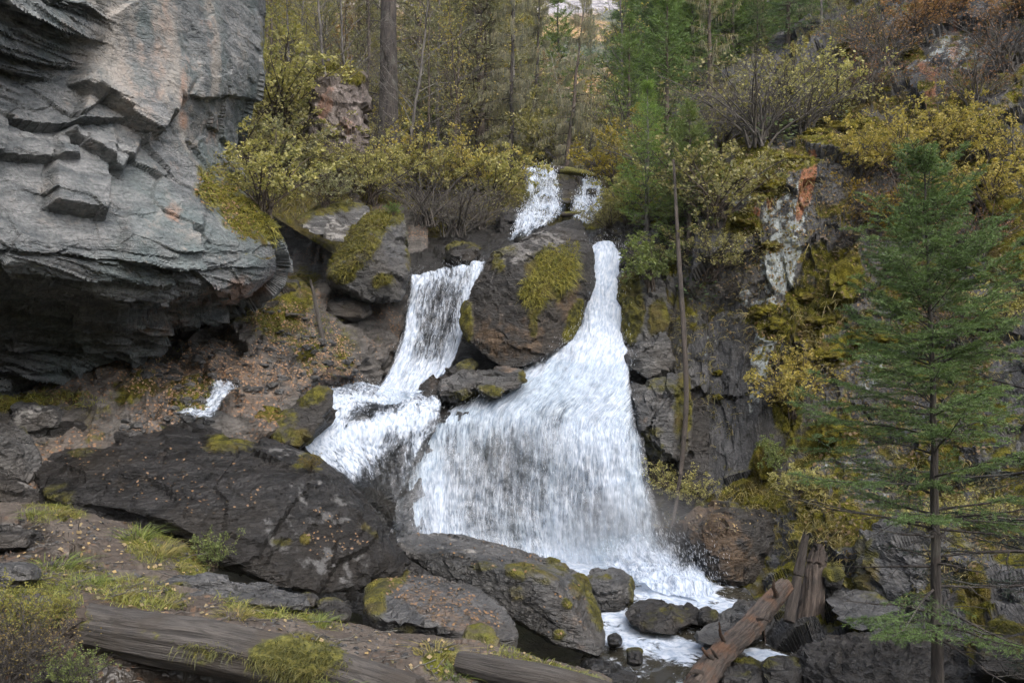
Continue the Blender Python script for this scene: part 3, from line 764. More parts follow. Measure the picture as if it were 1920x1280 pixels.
CENTRE = boulder('boulder', 'great brown boulder with a shaggy moss patch dividing the two falls',
    [(1052,412,18.0),(1092,404,18.2),(1116,465,16.4),(1112,540,16.0),(1080,640,15.5),(1040,662,15.0),(990,694,14.9),(930,690,14.9),(872,642,15.2),(866,590,15.7),(918,478,16.6),(985,452,16.0),(1082,478,15.7),(955,505,15.45),(900,600,17.8),(1100,600,17.8),(1000,560,14.95),(1060,560,15.3)],
    sub=7, p=34, mat=M_DARK, big=0.035, mid=0.022, fine=0.01, bed=(0.4, 0.3, 0.2), flat=(1, 1, .6),
    mossb=[(1030, 515, 46, 50, -30, 1), (1000, 560, 26, 40, 0, .8), (940, 470, 40, 18, 0, .45), (1075, 600, 14, 50, 20, .9), (875, 610, 14, 60, 0, .8), (935, 500, 16, 18, 0, .6), (1000, 605, 10, 30, 0, .7)], paleb=[(1000, 455, 80, 36, -20, .55), (950, 585, 30, 16, -30, .5)], stainb=[(960, 620, 80, 60, 0, .45), (1070, 560, 30, 70, 0, .5)], stain=0.12)
LEFTB = boulder('boulder', 'mossy angular boulder overhanging the left waterfall',
    [(606,512,16.4),(640,468,17),(690,400,17.6),(735,388,17.8),(763,408,17.3),(769,515,16.0),(747,568,15.8),(690,566,15.5),(610,536,16.0),(700,430,16.3),(640,520,15.5),(700,470,15.5),(650,560,18),(760,540,18.5)],
    sub=6, p=28, mat=M_GREY, big=0.06, mid=0.03, fine=0.015, mossb=[(672, 455, 40, 80, 38, 1), (720, 405, 44, 24, 0, 1), (715, 525, 22, 14, -20, .9), (640, 515, 30, 18, 0, .9), (764, 470, 8, 60, 0, .6)], wetb=[(690, 560, 80, 18, 0, 1)], paleb=[(725, 460, 36, 60, 0, .25)])
boulder('boulder', 'lichen-spotted rock jutting above the dark hollow, thick moss on top', [(552,410,17.6),(600,378,18.4),(690,385,18.6),(695,440,17.4),(640,455,16.8),(585,440,16.8),(560,425,17),(600,400,19),(690,420,19)], sub=5, p=24, mat=M_GREY, big=.05, mid=.03, mossb=[(620, 390, 70, 14, -5, 1), (570, 405, 22, 16, -30, .9)], pale=.45)
boulder('boulder', 'dim rock in the hollow under the mossy angular boulder', blk(598, 555, 705, 605, 15.6, 16.6, seed=3), sub=4, mat=M_DARK, mid=.05, moss=.25)
boulder('boulder', 'mossy rock in the dark hollow beside the leaning dead pole', blk(515, 520, 565, 575, 15.4, 16.4, seed=31), sub=4, mat=M_DARK, mid=.05, moss=.9)
boulder('boulder', 'blocky dark stone under the tip of the overhang', blk(480, 560, 540, 590, 14.9, 15.6, seed=32), sub=4, mat=M_DARK, mid=.04, moss=.3)
boulder('boulder', 'wet sloping slab at the foot of the left waterfall', [(768,742,14.7),(805,712,15.0),(880,672,15.5),(896,684,15.3),(860,718,14.9),(815,752,14.6),(778,756,14.6),(800,760,15.4),(885,730,15.7)], sub=5, p=24, mat=M_DARK, mid=.04, big=.05, wet=.6, mossb=[(880, 680, 30, 16, -20, .7)], stainb=[(830, 720, 40, 30, -40, .5)])
boulder('boulder', 'brown cracked stone between the two falls', [(830,720,14.8),(872,692,15.0),(915,692,14.9),(905,716,14.6),(860,742,14.5),(820,746,14.5),(850,752,15.1),(915,732,15.4)], sub=5, p=24, mat=M_GREY, mid=.04, big=.05, mossb=[(880, 742, 40, 16, 0, .7)], stain=.3)
boulder('boulder', 'grey flat-topped stone under the great brown boulder', [(897,708,14.8),(930,690,14.9),(972,690,14.8),(984,702,14.6),(970,724,14.45),(920,740,14.4),(892,730,14.5),(930,740,15.2),(975,720,15.2)], sub=5, p=24, mat=M_GREY, mid=.04, big=.05, mossb=[(905, 735, 40, 16, 0, .8), (985, 700, 14, 20, 0, .8)], stainb=[(950, 690, 30, 10, 0, .6)])
boulder('boulder', 'moss-fringed flat rock beside the trickle at left', [(408,792,11.9),(430,745,12.6),(500,728,12.9),(560,735,12.7),(570,765,12.2),(520,800,11.6),(440,815,11.5),(470,820,12.6),(560,800,12.8)], sub=5, p=20, mat=M_SLOPE, mid=.04, big=.05, mossb=[(470, 785, 70, 22, -8, 1), (430, 790, 30, 22, 0, .9)])
boulder('boulder', 'rounded rock capped in thick olive moss beside the lower cascade', [(505,800,11.6),(560,745,12.2),(600,722,12.5),(630,722,12.4),(628,760,12.1),(590,805,11.6),(545,836,11.3),(512,825,11.3),(560,840,12.3),(625,790,12.8)], sub=5, p=16, mat=M_DARK, mid=.03, big=.05, mossb=[(590, 738, 40, 22, -20, 1), (530, 800, 40, 30, -50, .9), (560, 820, 30, 20, 0, .8)], wet=.3)
boulder('boulder', 'pale grey rock below the cliff at the left edge, under the mossy ledge', blk(15, 755, 125, 815, 10.3, 11.3, seed=5), sub=5, mat=M_GREY, mid=.04, big=.05, paleb=[(70, 785, 60, 30, 0, .6)])
boulder('boulder', 'grey rock cut by the left edge with rusty moss along its crest', blk(-160, 770, 75, 900, 9.2, 10.4, skew=.35, seed=6), sub=6, mat=M_GREY, mid=.04, big=.06, mossb=[(30, 790, 60, 8, 35, .7)], paleb=[(0, 870, 40, 30, 0, .4)])
boulder('boulder', 'layered dark rock at the left edge beside the biggest boulder', blk(-150, 870, 88, 975, 8.6, 9.6, skew=.3, seed=7), sub=6, mat=M_DARK, mid=.05, big=.06, lam=.04, paleb=[(40, 900, 40, 20, 30, .5)])
boulder('boulder', 'squat grey boulder with square outline at the pool below the fall', [(1088,1085,11.6),(1110,1062,12.0),(1165,1058,12.0),(1183,1075,11.7),(1188,1130,11.2),(1170,1150,10.9),(1120,1152,10.8),(1092,1120,11.0),(1110,1090,11.0),(1165,1085,11.0),(1140,1140,12.3)], sub=5, p=20, mat=M_GREY, mid=.03, big=.03, mossb=[(1125, 1082, 26, 10, 0, .6), (1182, 1110, 8, 40, 0, .9)], wetb=[(1140, 1145, 60, 20, 0, 1)])
boulder('boulder', 'low dark boulder in the white outflow with mossy sides', [(1168,1150,10.6),(1200,1122,11.0),(1270,1124,11.0),(1322,1142,10.7),(1318,1165,10.3),(1260,1186,10.0),(1220,1186,10.0),(1180,1168,10.2),(1240,1150,10.2),(1250,1170,11.3)], sub=5, p=16, mat=M_DARK, mid=.03, big=.03, mossb=[(1260, 1150, 40, 20, 0, .6), (1215, 1165, 20, 20, 0, .5)], wet=.35)
boulder('boulder', 'small round mossy stone next to the low dark boulder', blk(1306, 1136, 1353, 1178, 10.1, 10.7, seed=8), sub=4, mat=M_DARK, mid=.02, moss=.7, wet=.4)
boulder('boulder', 'brown flat rock lying behind the fallen orange log', [(1298,1195,9.6),(1340,1150,10.4),(1400,1120,10.8),(1450,1120,10.8),(1440,1160,10.0),(1390,1200,9.4),(1320,1210,9.3),(1360,1220,10),(1450,1190,10.5)], sub=5, p=18, mat=M_GREY, mid=.04, big=.04, stain=.3, wet=.2)
BROWN = boulder('boulder', 'rounded rusty-brown boulder right of the foot of the main fall', [(1262,985,13.2),(1300,948,13.4),(1370,938,13.4),(1445,960,12.9),(1458,1000,12.5),(1452,1060,12.2),(1400,1100,11.9),(1345,1085,11.9),(1300,1040,12.4),(1350,985,12.3),(1410,985,12.2),(1300,1060,13.6),(1440,1080,13.2)], sub=6, p=18, mat=M_DARK, mid=.06, big=.06, bed=(.3, -.4, .1), lam=.02, stainb=[(1330, 985, 70, 50, 20, .9), (1370, 1040, 60, 60, 0, .6)], mossb=[(1380, 950, 50, 12, 5, .5)], paleb=[(1430, 990, 30, 30, 0, .3)], wetb=[(1320, 1060, 60, 30, 20, .7)])
boulder('boulder', 'big furrowed boulder at the bottom right behind the spruce stem', [(1480,1290,8.2),(1500,1210,8.8),(1580,1178,9.2),(1700,1180,9.0),(1820,1200,8.4),(1900,1260,7.8),(1900,1400,7.2),(1500,1400,7.4),(1560,1240,8.0),(1720,1230,7.9),(1600,1350,9.2)], sub=6, p=14, mat=M_DARK, mid=.04, big=.05, fine=.02, cells=(.8, .25, .09), bed=(.3, .5, .3), flat=(1, 1, .35), lam=.03, lamsp=.06, pale=.12, mossb=[(1640, 1185, 60, 10, 0, .4)])
boulder('boulder', 'blocky rock overhanging a black hollow beside the stump', [(1545,1120,9.8),(1600,1105,10.2),(1720,1120,10.0),(1760,1160,9.4),(1740,1190,9.0),(1640,1185,9.0),(1575,1170,9.1),(1600,1150,10.8),(1730,1180,10.6)], sub=5, p=22, mat=M_GREY, mid=.05, big=.05, mossb=[(1660, 1115, 50, 14, 0, .6)])
boulder('boulder', 'mossy rock right of the spruce stem near the bottom edge', blk(1800, 1170, 2010, 1290, 7.4, 8.6, seed=10), sub=5, mat=M_DARK, mid=.05, big=.05, moss=.8)
boulder('boulder', 'mossy stones under the lower end of the fallen log', blk(1325, 1238, 1450, 1330, 7.5, 8.6, seed=11), sub=5, mat=M_DARK, mid=.05, moss=.55, wet=.3)
boulder('boulder', 'angular mossy stone in the stream right of the fallen log', blk(1420, 1228, 1510, 1310, 7.8, 8.8, seed=12), sub=5, mat=M_DARK, mid=.05, moss=.6, wet=.2)
boulder('boulder', 'small wet stone below the tip of the long slab', blk(1138, 1188, 1168, 1212, 9.5, 9.9, seed=13), sub=4, mat=M_DARK, mid=.02, wet=.9)
boulder('boulder', 'flat dark wet stone at the water edge beside the long slab', blk(1085, 1232, 1172, 1275, 7.9, 8.7, seed=14), sub=5, mat=M_DARK, mid=.04, wet=.7)
boulder('boulder', 'small mossy stone standing in the shallow brown water', blk(1172, 1218, 1206, 1250, 8.6, 9.0, seed=15), sub=4, mat=M_DARK, mid=.02, wet=.5, moss=.5)
boulder('boulder', 'dark pointed stone at the bottom edge beside the stream', blk(1130, 1258, 1200, 1330, 7.0, 7.8, seed=16), sub=4, mat=M_DARK, mid=.03, wet=.4, moss=.4)
boulder('rock_outcrop', 'pinkish rock outcrop with mossy cap among the trees above the hollow', [(572,150,21.8),(600,118,22.4),(650,118,22.4),(690,140,22.1),(690,300,21.2),(640,350,21.0),(585,340,21.1),(575,200,21.3),(640,160,20.9),(600,160,21.0),(630,200,24)], sub=6, p=30, mat=M_PINK, mid=.05, big=.1, cat='rock outcrop', mossb=[(625, 128, 60, 16, 5, 1), (660, 145, 30, 16, 20, .9), (590, 140, 20, 16, 0, .8)], paleb=[(630, 215, 60, 70, 0, .5)], stainb=[(610, 195, 16, 40, 15, .62), (655, 230, 20, 26, 0, .5)])
boulder('boulder', 'grey tilted rock face just right of the main chute', [(1160,655,15.6),(1225,600,15.6),(1250,610,15.3),(1262,690,14.9),(1215,715,14.7),(1172,690,14.9),(1190,660,14.8),(1200,690,16.5),(1250,650,16.5)], sub=5, p=26, mat=M_GREY, mid=.04, big=.05, mossb=[(1200, 625, 40, 10, -35, .6)], paleb=[(1215, 665, 36, 36, 0, .3)], wet=.2)
boulder('boulder', 'brown wet buttress right of the curtain of water', [(1172,715,15.0),(1215,705,14.8),(1285,695,14.7),(1298,780,14.3),(1290,860,14.0),(1235,880,13.9),(1205,820,14.1),(1185,760,14.3),(1230,760,14.1),(1230,780,16),(1290,800,16)], sub=6, p=20, mat=M_GREY, mid=.06, big=.08, stain=.35, wet=.15, bed=(.1, .1, 0), flat=(.6, 1, 1.2), mossb=[(1280, 760, 20, 90, 0, .8), (1225, 830, 30, 40, 0, .6), (1240, 720, 40, 16, 0, .7)])
boulder('boulder', 'dark layered slab tilted above the lip of the main chute', [(1108,470,17.2),(1120,425,18.0),(1170,418,17.8),(1235,440,17.0),(1240,480,16.5),(1180,505,16.3),(1150,495,16.5),(1180,470,16.4),(1200,450,18.5)], sub=5, p=24, mat=M_DARK, mid=.05, big=.05, bed=(.2, .6, .2), flat=(1, 1, .3), lam=.05, lamsp=.1, moss=.5, wet=.4)
boulder('boulder', 'mossy wet wall right of the main chute', [(1162,520,16.3),(1180,490,16.6),(1240,480,16.2),(1255,560,15.5),(1250,620,15.2),(1190,655,15.2),(1160,640,15.6),(1165,580,15.8),(1210,540,15.4),(1210,580,17.5)], sub=5, p=20, mat=M_GREY, mid=.06, big=.08, moss=.35, mossb=[(1185, 570, 24, 80, 0, .9), (1235, 600, 20, 40, 0, .9)], wet=.25)
boulder('boulder', 'dark rock midstream in the upper cascade', [(962,455,19.6),(975,420,20.2),(1010,412,20.3),(1038,428,19.8),(1020,452,19.2),(985,462,19.0),(1000,445,20.6)], sub=5, p=16, mat=M_DARK, mid=.05, moss=.3, wet=.4)
boulder('boulder', 'mossy rock splitting the upper cascade under the tree roots', [(1022,345,23.0),(1045,328,23.4),(1080,335,23.3),(1090,362,22.6),(1070,385,22.0),(1040,375,22.0),(1060,360,24)], sub=5, p=16, mat=M_DARK, mid=.06, moss=.8, wet=.3)
boulder('boulder', 'small mossy knob in the narrow upper right cascade', blk(1098, 352, 1120, 388, 21.8, 22.6, seed=17), sub=4, mat=M_DARK, mid=.04, moss=.8, wet=.3)
boulder('boulder', 'dark wet rocks left of the upper cascade', blk(925, 385, 990, 480, 20.5, 22.0, seed=18), sub=5, mat=M_DARK, mid=.08, moss=.45, wet=.4)
boulder('boulder', 'mossy wet rock above the lip of the left waterfall', blk(835, 455, 905, 500, 18.3, 19.3, seed=19), sub=5, mat=M_DARK, mid=.06, moss=.55, wet=.4)
boulder('boulder', 'grey rock ledge crossing below the upper cascade', [(1000,470,18.0),(1035,425,18.9),(1085,415,19.0),(1095,440,18.2),(1060,460,17.8),(1040,480,18.6)], sub=4, p=20, mat=M_GREY, mid=.05, wet=.3)
boulder('rock_outcrop', 'grey fractured pinnacle on the skyline at upper right', [(1795,100,20),(1830,40,20.4),(1850,40,20.4),(1868,80,20),(1845,130,19.4),(1800,140,19.2),(1820,100,19),(1830,110,21.5)], sub=5, p=22, mat=M_RIGHT, mid=.1, big=.1, pale=.35, cat='rock outcrop', flat=(.6, 1, 1.4))
boulder('rock_outcrop', 'smaller grey pinnacle with orange side at upper right', [(1762,120,19.6),(1775,68,20),(1800,75,19.9),(1805,130,19.4),(1780,170,18.8),(1760,160,18.9),(1780,110,18.8),(1785,130,21)], sub=5, p=22, mat=M_RIGHT, mid=.1, big=.1, pale=.4, stainb=[(1768, 120, 12, 50, 0, 1)], cat='rock outcrop', flat=(.6, 1, 1.4))
boulder('boulder', 'dark smooth rock peeping from the bank at the left edge', blk(-80, 985, 88, 1040, 6.2, 6.9, seed=21), sub=5, mat=M_DARK, mid=.03, wet=.3)
boulder('boulder', 'small grey rock by the weeds at the left edge', blk(-30, 1050, 85, 1098, 5.3, 5.7, seed=22), sub=5, mat=M_GREY, mid=.03)
boulder('boulder', 'long low grey rock in the bank below the biggest boulder', [(275,1105,5.9),(330,1078,6.3),(400,1080,6.3),(480,1098,6.2),(580,1115,6.2),(592,1135,5.9),(500,1135,5.7),(400,1118,5.65),(300,1120,5.7),(350,1160,5.9),(550,1160,6.0)], sub=6, p=16, mat=M_GREY, mid=.03, big=.03, fine=.01, pale=.15, mossb=[(340, 1100, 30, 10, 0, .5), (470, 1118, 40, 14, 0, .4)])
boulder('boulder', 'round stone wholly cloaked in moss by the flat slab', blk(592, 1128, 662, 1172, 5.9, 6.3, seed=23), sub=5, mat=M_DARK, mid=.015, moss=1.0)
boulder('boulder', 'little dark stone peeping beside the moss-cloaked stone', blk(560, 1112, 600, 1140, 6.2, 6.6, seed=24), sub=4, mat=M_DARK, mid=.02, moss=.3)
boulder('boulder', 'earthy mossy hummock with old stump remains on the bank', [(855,1215,6.4),(870,1172,6.6),(905,1168,6.7),(935,1200,6.5),(950,1240,6.2),(900,1250,6.0),(850,1245,6.1),(890,1230,7)], sub=5, p=8, mat=M_SOIL, mid=.03, big=.04, moss=.6, cat='hummock')
boulder('boulder', 'mossy stone by the upright dead stump', blk(1540, 1060, 1585, 1105, 9.9, 10.4, seed=25), sub=4, mat=M_GREY, mid=.03, moss=.9)
boulder('boulder', 'rough grey wall of rock right of the dead stump', [(1600,1010,10.9),(1680,960,11.3),(1800,960,10.9),(1830,1050,10.2),(1800,1130,9.6),(1700,1140,9.6),(1620,1110,10.1),(1700,1030,10.0),(1700,1050,12)], sub=6, p=18, mat=M_GREY, mid=.06, big=.08, fine=.02, mossb=[(1620, 1060, 30, 60, 0, .7), (1810, 1010, 40, 40, 0, .6)], pale=.1)
print('boulders', len(SOLID), round(time.time() - T0, 1))
# ------------------------------------------------------------------ water
def water_mat(name, body, sx, sy, lo=0.38, hi=0.62, amp=1.1, tint=(0.72, 0.77, 0.85)):
    k = NT(name)
    uv = k.n('UVMap', 0, {'uv_map': 'flow'})
    at = k.t.nodes.new('ShaderNodeAttribute'); at.attribute_name = 'foam'
    foam = at.outputs['Fac']
    m1 = k.n('Mapping', 0, None, Vector=uv, Scale=(sx, sy, 1))
    m2 = k.n('Mapping', 0, None, Vector=uv, Scale=(sx * 3.1, sy * 3.4, 1), Location=(3, 7, 0))
    n1 = k.noise(m1, 0.55, 5, 0.62, 0.7); n2 = k.noise(m2, 0.9, 3, 0.6, 0.6)
    nn = k.math('ADD', k.math('MULTIPLY', n1, 0.6), k.math('MULTIPLY', n2, 0.4))
    cov = k.rng(k.math('ADD', foam, k.math('MULTIPLY', k.math('SUBTRACT', nn, 0.5), amp * 2)), lo, hi)
    bump = k.n('Bump', 0, None, Strength=0.35, Distance=0.04, Height=nn)
    white = k.mix(k.rng(n2, 0.3, 0.7), k.mix(1.0, tint, (0.52, 0.6, 0.7), 'MULTIPLY'), tint)
    dif = k.n('BsdfDiffuse', 0, None, Color=white, Normal=bump)
    tr = k.n('BsdfTranslucent', 0, None, Color=white, Normal=bump)
    foam_s = k.n('MixShader', 0, None, i0=0.3, i1=dif, i2=tr)
    if body == 'veil':
        gl = k.n('BsdfGlossy', 0, None, Color=(0.9, 0.93, 1.0), Roughness=0.4, Normal=bump)
        thin = k.n('MixShader', 0, None, i0=0.03, i1=k.n('BsdfTransparent', 0, None, Color=(0.93, 0.96, 0.97)), i2=gl)
    else:
        nb = k.n('Bump', 0, None, Strength=0.35, Distance=0.05, Height=k.noise(uv, 9, 3))
        thin = k.n('BsdfPrincipled', 0, None, Base_Color=(0.035, 0.032, 0.024), Roughness=0.08, IOR=1.33, Normal=nb)
    return k.finish(k.n('MixShader', 0, None, i0=cov, i1=thin, i2=foam_s))
M_VEIL = water_mat('falling_water', 'veil', 10.0, 1.8, 0.22, 0.85, 0.9)
M_CURT = water_mat('curtain_water', 'veil', 12.0, 1.9, 0.1, 0.95, 0.75)
M_CASC = water_mat('cascade_water', 'veil', 8.0, 3.2, 0.2, 0.85, 1.0)
M_POOL = water_mat('pool_water', 'pool', 4.0, 4.0, 0.36, 0.64, 1.2)
k = NT('spray_drops')
M_DROP = k.finish(k.n('MixShader', 0, None, i0=0.35, i1=k.n('BsdfDiffuse', 0, None, Color=(0.82, 0.86, 0.92)), i2=k.n('BsdfTranslucent', 0, None, Color=(0.82, 0.86, 0.92))))

OCT_V = np.array([[1, 0, 0], [-.5, .87, 0], [-.5, -.87, 0], [0, 0, 1], [0, 0, -1]], float)
OCT_F = np.array([[0, 1, 3], [1, 2, 3], [2, 0, 3], [1, 0, 4], [2, 1, 4], [0, 2, 4]])
def water(name, rows, nj, ni, mat, label, cat, foam, lump=0.08, streak=0.05, drops=0, out=0.25, dlen=(0.008, 0.03), seed=1, lift=0.0, rows_drop=(0, 1), ssc=(9, 1.6), drad=(0.001, 0.0028), fall=1.0):
    rg = np.random.default_rng(seed)
    G = loft(rows, nj, ni)
    du = np.linalg.norm(np.diff(G, axis=1), axis=2); dv = np.linalg.norm(np.diff(G, axis=0), axis=2)
    SU = np.concatenate([np.zeros((nj, 1)), np.cumsum(du, 1)], 1); SU -= SU[:, [ni // 2]]
    SV = np.concatenate([np.zeros((1, ni)), np.cumsum(dv, 0)], 0)
    SV = SV.mean(1, keepdims=True) * 0.6 + SV * 0.4
    N = face_camera(G, grid_normals(G))
    if abs(N[..., 2].mean()) > 0.8 and N[..., 2].mean() < 0: N = -N
    UV = np.stack([SU, SV], 2).reshape(-1, 2)
    V = G.reshape(-1, 3).copy(); NV = N.reshape(-1, 3)
    Q = np.stack([UV[:, 0] * ssc[0], UV[:, 1] * ssc[1], np.full(len(UV), seed * 3.1)], 1)
    s_ = np.tile(np.linspace(0, 1, ni), nj); t_ = np.repeat(np.linspace(0, 1, nj), ni)
    h = lift + streak * fbm(Q, 1.0, 4, seed) + lump * fbm(V, 2.2, 4, seed + 3) + 0.3 * lump * fbm(V, 9, 3, seed + 4)
    V = V + NV * h[:, None]
    fo = foam(V, s_, t_)
    me = mesh_np(name, V, [grid_faces(nj, ni, np.sign(-(G * grid_normals(G)).sum(2).mean()) < 0)])
    uvl = me.uv_layers.new(name='flow')
    li = np.empty(len(me.loops), np.int32); me.loops.foreach_get('vertex_index', li)
    uvl.data.foreach_set('uv', UV[li].astype(np.float32).ravel())
    set_float(me, np.clip(fo, 0, 1), 'foam')
    o = put(name, me, mat, label, cat, kind='structure')
    if drops:
        w = np.clip(fo, 0.02, 1) * (t_ >= rows_drop[0]) * (t_ <= rows_drop[1]) * smooth(np.minimum(s_, 1 - s_), -0.02, 0.06)
        ar = (np.gradient(SU, axis=1) * np.gradient(SV, axis=0)).ravel()
        w = w * np.abs(ar); w /= w.sum()
        idx = rg.choice(len(V), drops, p=w)
        flow = np.gradient(G, axis=0).reshape(-1, 3); flow /= np.maximum(np.linalg.norm(flow, axis=1, keepdims=True), 1e-9)
        c = V[idx] + NV[idx] * (rg.random(drops) ** 2 * out)[:, None] + rg.normal(0, 0.02, (drops, 3))
        ax = flow[idx] * (1 - fall * 0.5) + np.array([0, 0, -1]) * fall * 0.5 + rg.normal(0, 0.14, (drops, 3))
        ax /= np.linalg.norm(ax, axis=1, keepdims=True)
        L = rg.uniform(*dlen, drops) ** 1.0; rr = rg.uniform(*drad, drops)
        b1 = np.cross(ax, rg.normal(0, 1, (drops, 3))); b1 /= np.linalg.norm(b1, axis=1, keepdims=True); b2 = np.cross(ax, b1)
        T = OCT_V
        VV = c[:, None] + (T[None, :, 0, None] * b1[:, None] + T[None, :, 1, None] * b2[:, None]) * rr[:, None, None] + T[None, :, 2, None] * ax[:, None] * L[:, None, None]
        FF = (OCT_F[None] + 5 * np.arange(drops)[:, None, None]).reshape(-1, 3)
        md = mesh_np('spray', VV.reshape(-1, 3), [FF])
        d = put('spray', md, M_DROP, parent=o, kind='stuff')
    return o

def edge(s, a=0.06):
    return smooth(np.minimum(s, 1 - s), -0.01, a)

# upper cascade, left arm
water('waterfall', [
  [(975,326,24.0),(1000,325,24.0),(1022,326,24.0),(1048,333,23.8)], [(976,335,23.5),(1002,336,23.5),(1026,338,23.4),(1045,342,23.3)],
  [(985,358,22.7),(1008,358,22.7),(1030,362,22.5),(1050,372,22.3)], [(982,380,22.0),(1005,382,21.9),(1030,384,21.8),(1056,388,21.6)],
  [(968,405,21.0),(1000,405,21.0),(1035,405,20.8),(1062,404,20.7)], [(962,430,20.2),(985,428,20.2),(1012,425,20.0),(1040,420,20.2)], [(955,462,19.3),(968,462,19.2),(985,458,19.2),(1000,452,19.2)]],
  110, 60, M_VEIL, 'white upper cascade tumbling left of the mossy midstream rock', 'waterfall',
  lambda V, s, t: 0.58 * edge(s, .2) + 0.34 * fbm(V, 2.5, 3, 9), lump=0.22, streak=0.06, drops=1200, seed=3, lift=.15, drad=(.004, .01), dlen=(.01, .04))
water('waterfall', [
  [(1084,342,23.6),(1096,344,23.6),(1110,348,23.5),(1124,356,23.4)], [(1086,360,22.8),(1098,362,22.8),(1112,364,22.7),(1130,370,22.6)],
  [(1074,385,21.9),(1090,386,21.8),(1108,388,21.7),(1132,390,21.6)], [(1068,402,21.0),(1090,404,20.9),(1112,404,20.8),(1134,402,20.9)], [(1078,428,19.8),(1090,430,19.7),(1105,428,19.7),(1122,420,19.9)]],
  80, 45, M_VEIL, 'narrow white cascade right of the mossy midstream rock', 'waterfall',
  lambda V, s, t: 0.56 * edge(s, .22) + 0.34 * fbm(V, 2.5, 3, 10), lump=0.2, streak=0.06, drops=800, seed=4, lift=.15, drad=(.004, .01), dlen=(.01, .04))
# left waterfall
water('waterfall', [
  [(768,518,17.6),(800,515,17.6),(838,502,17.7),(875,494,17.8),(912,484,17.9)], [(768,532,17.2),(800,530,17.2),(838,520,17.3),(872,512,17.3),(908,502,17.4)],
  [(762,575,16.8),(795,575,16.8),(830,570,16.8),(862,560,16.8),(890,555,16.9)], [(752,630,16.4),(785,635,16.35),(820,632,16.3),(850,625,16.3),(872,618,16.4)],
  [(732,685,16.0),(765,692,15.9),(800,690,15.85),(830,685,15.8),(852,672,15.9)], [(705,730,15.3),(735,738,15.2),(768,735,15.1),(795,722,15.1),(825,705,15.3)], [(660,752,14.6),(700,756,14.4),(735,756,14.4),(762,748,14.5),(790,735,14.7)]],
  150, 120, M_VEIL, 'left waterfall pouring in a lacy white sheet past the mossy angular boulder', 'waterfall',
  lambda V, s, t: 0.56 + 0.3 * smooth(t, .5, .85) + 0.3 * (1 - smooth(s, 0.08, 0.3)) + 0.25 * smooth(s, .75, .95) - 0.2 * pmask(V, [(815, 590, 44, 70, 10, 1)], .5) + 0.16 * fbm(V, 2, 3, 11) - 0.75 * (1 - edge(s, .1)),
  lump=0.09, streak=0.07, drops=2000, seed=5, out=0.22)
# lower left cascade over the dark step
water('waterfall', [
  [(612,742,15.0),(655,742,15.1),(705,742,15.1),(785,750,15.0)], [(606,758,14.1),(650,757,14.2),(710,760,14.3),(820,768,14.6)], [(588,785,13.2),(645,782,13.4),(705,785,13.6),(818,792,14.2)],
  [(568,815,12.7),(630,812,13.0),(695,815,13.2),(795,822,13.9)], [(556,845,12.4),(622,848,12.7),(685,852,13.0),(770,862,13.5)], [(585,878,12.2),(640,882,12.5),(688,890,12.8),(748,902,13.2)], [(640,925,12.0),(665,930,12.2),(695,938,12.5),(735,955,12.9)]],
  130, 120, M_CASC, 'lower left cascade sliding over dark rock beside the moss-capped rock', 'waterfall',
  lambda V, s, t: 0.5 + 0.34 * pmask(V, [(700, 806, 130, 24, -20, 1), (605, 825, 46, 40, -30, 1), (625, 785, 50, 26, -30, .6), (650, 747, 70, 7, 0, .8), (655, 872, 46, 26, 40, .6), (690, 835, 60, 22, -20, .6)], .5) - 0.3 * pmask(V, [(705, 772, 60, 14, -8, 1), (742, 885, 32, 50, 10, 1.3), (690, 905, 22, 34, 0, .4)], .5) + 0.16 * fbm(V, 2.2, 3, 12) - 0.6 * (1 - edge(s, .04)) - 0.5 * smooth(t, .85, 1),
  lump=0.09, streak=0.05, drops=1500, seed=6, out=0.15, ssc=(5, 3), lift=0.2)
# main fall: chute, fan and curtain
MAIN_ROWS = [
  [(1112,474,17.0),(1124,466,17.1),(1140,467,17.1),(1152,474,17.0),(1166,488,16.8)], [(1113,490,16.7),(1126,486,16.6),(1140,487,16.6),(1150,490,16.6),(1162,500,16.5)],
  [(1110,540,16.4),(1122,540,16.25),(1134,540,16.2),(1146,540,16.2),(1158,545,16.3)], [(1098,590,16.1),(1115,590,15.9),(1130,590,15.85),(1144,592,15.85),(1158,595,15.9)],
  [(1078,635,15.8),(1102,635,15.5),(1124,636,15.4),(1144,638,15.4),(1162,640,15.5)], [(1030,672,15.5),(1072,672,15.1),(1110,674,15.0),(1140,676,15.0),(1168,680,15.2)],
  [(975,712,15.3),(1035,710,14.9),(1090,712,14.75),(1135,714,14.75),(1174,720,14.9)], [(905,750,15.1),(988,746,14.8),(1062,746,14.6),(1128,750,14.6),(1184,760,14.7)],
  [(838,780,14.8),(925,778,14.65),(1030,780,14.45),(1118,785,14.4),(1195,800,14.5)], [(786,822,14.3),(905,825,14.35),(1022,830,14.2),(1120,835,14.2),(1206,848,14.2)],
  [(758,885,13.95),(895,900,14.1),(1020,905,14.05),(1128,910,14.0),(1220,915,14.0)], [(742,950,13.6),(885,965,13.9),(1020,975,13.9),(1140,980,13.85),(1238,980,13.8)],
  [(730,1000,13.3),(880,1020,13.7),(1025,1035,13.75),(1155,1040,13.7),(1268,1040,13.5)], [(728,1040,13.0),(880,1060,13.4),(1030,1070,13.4),(1165,1078,13.3),(1300,1085,13.0)]]
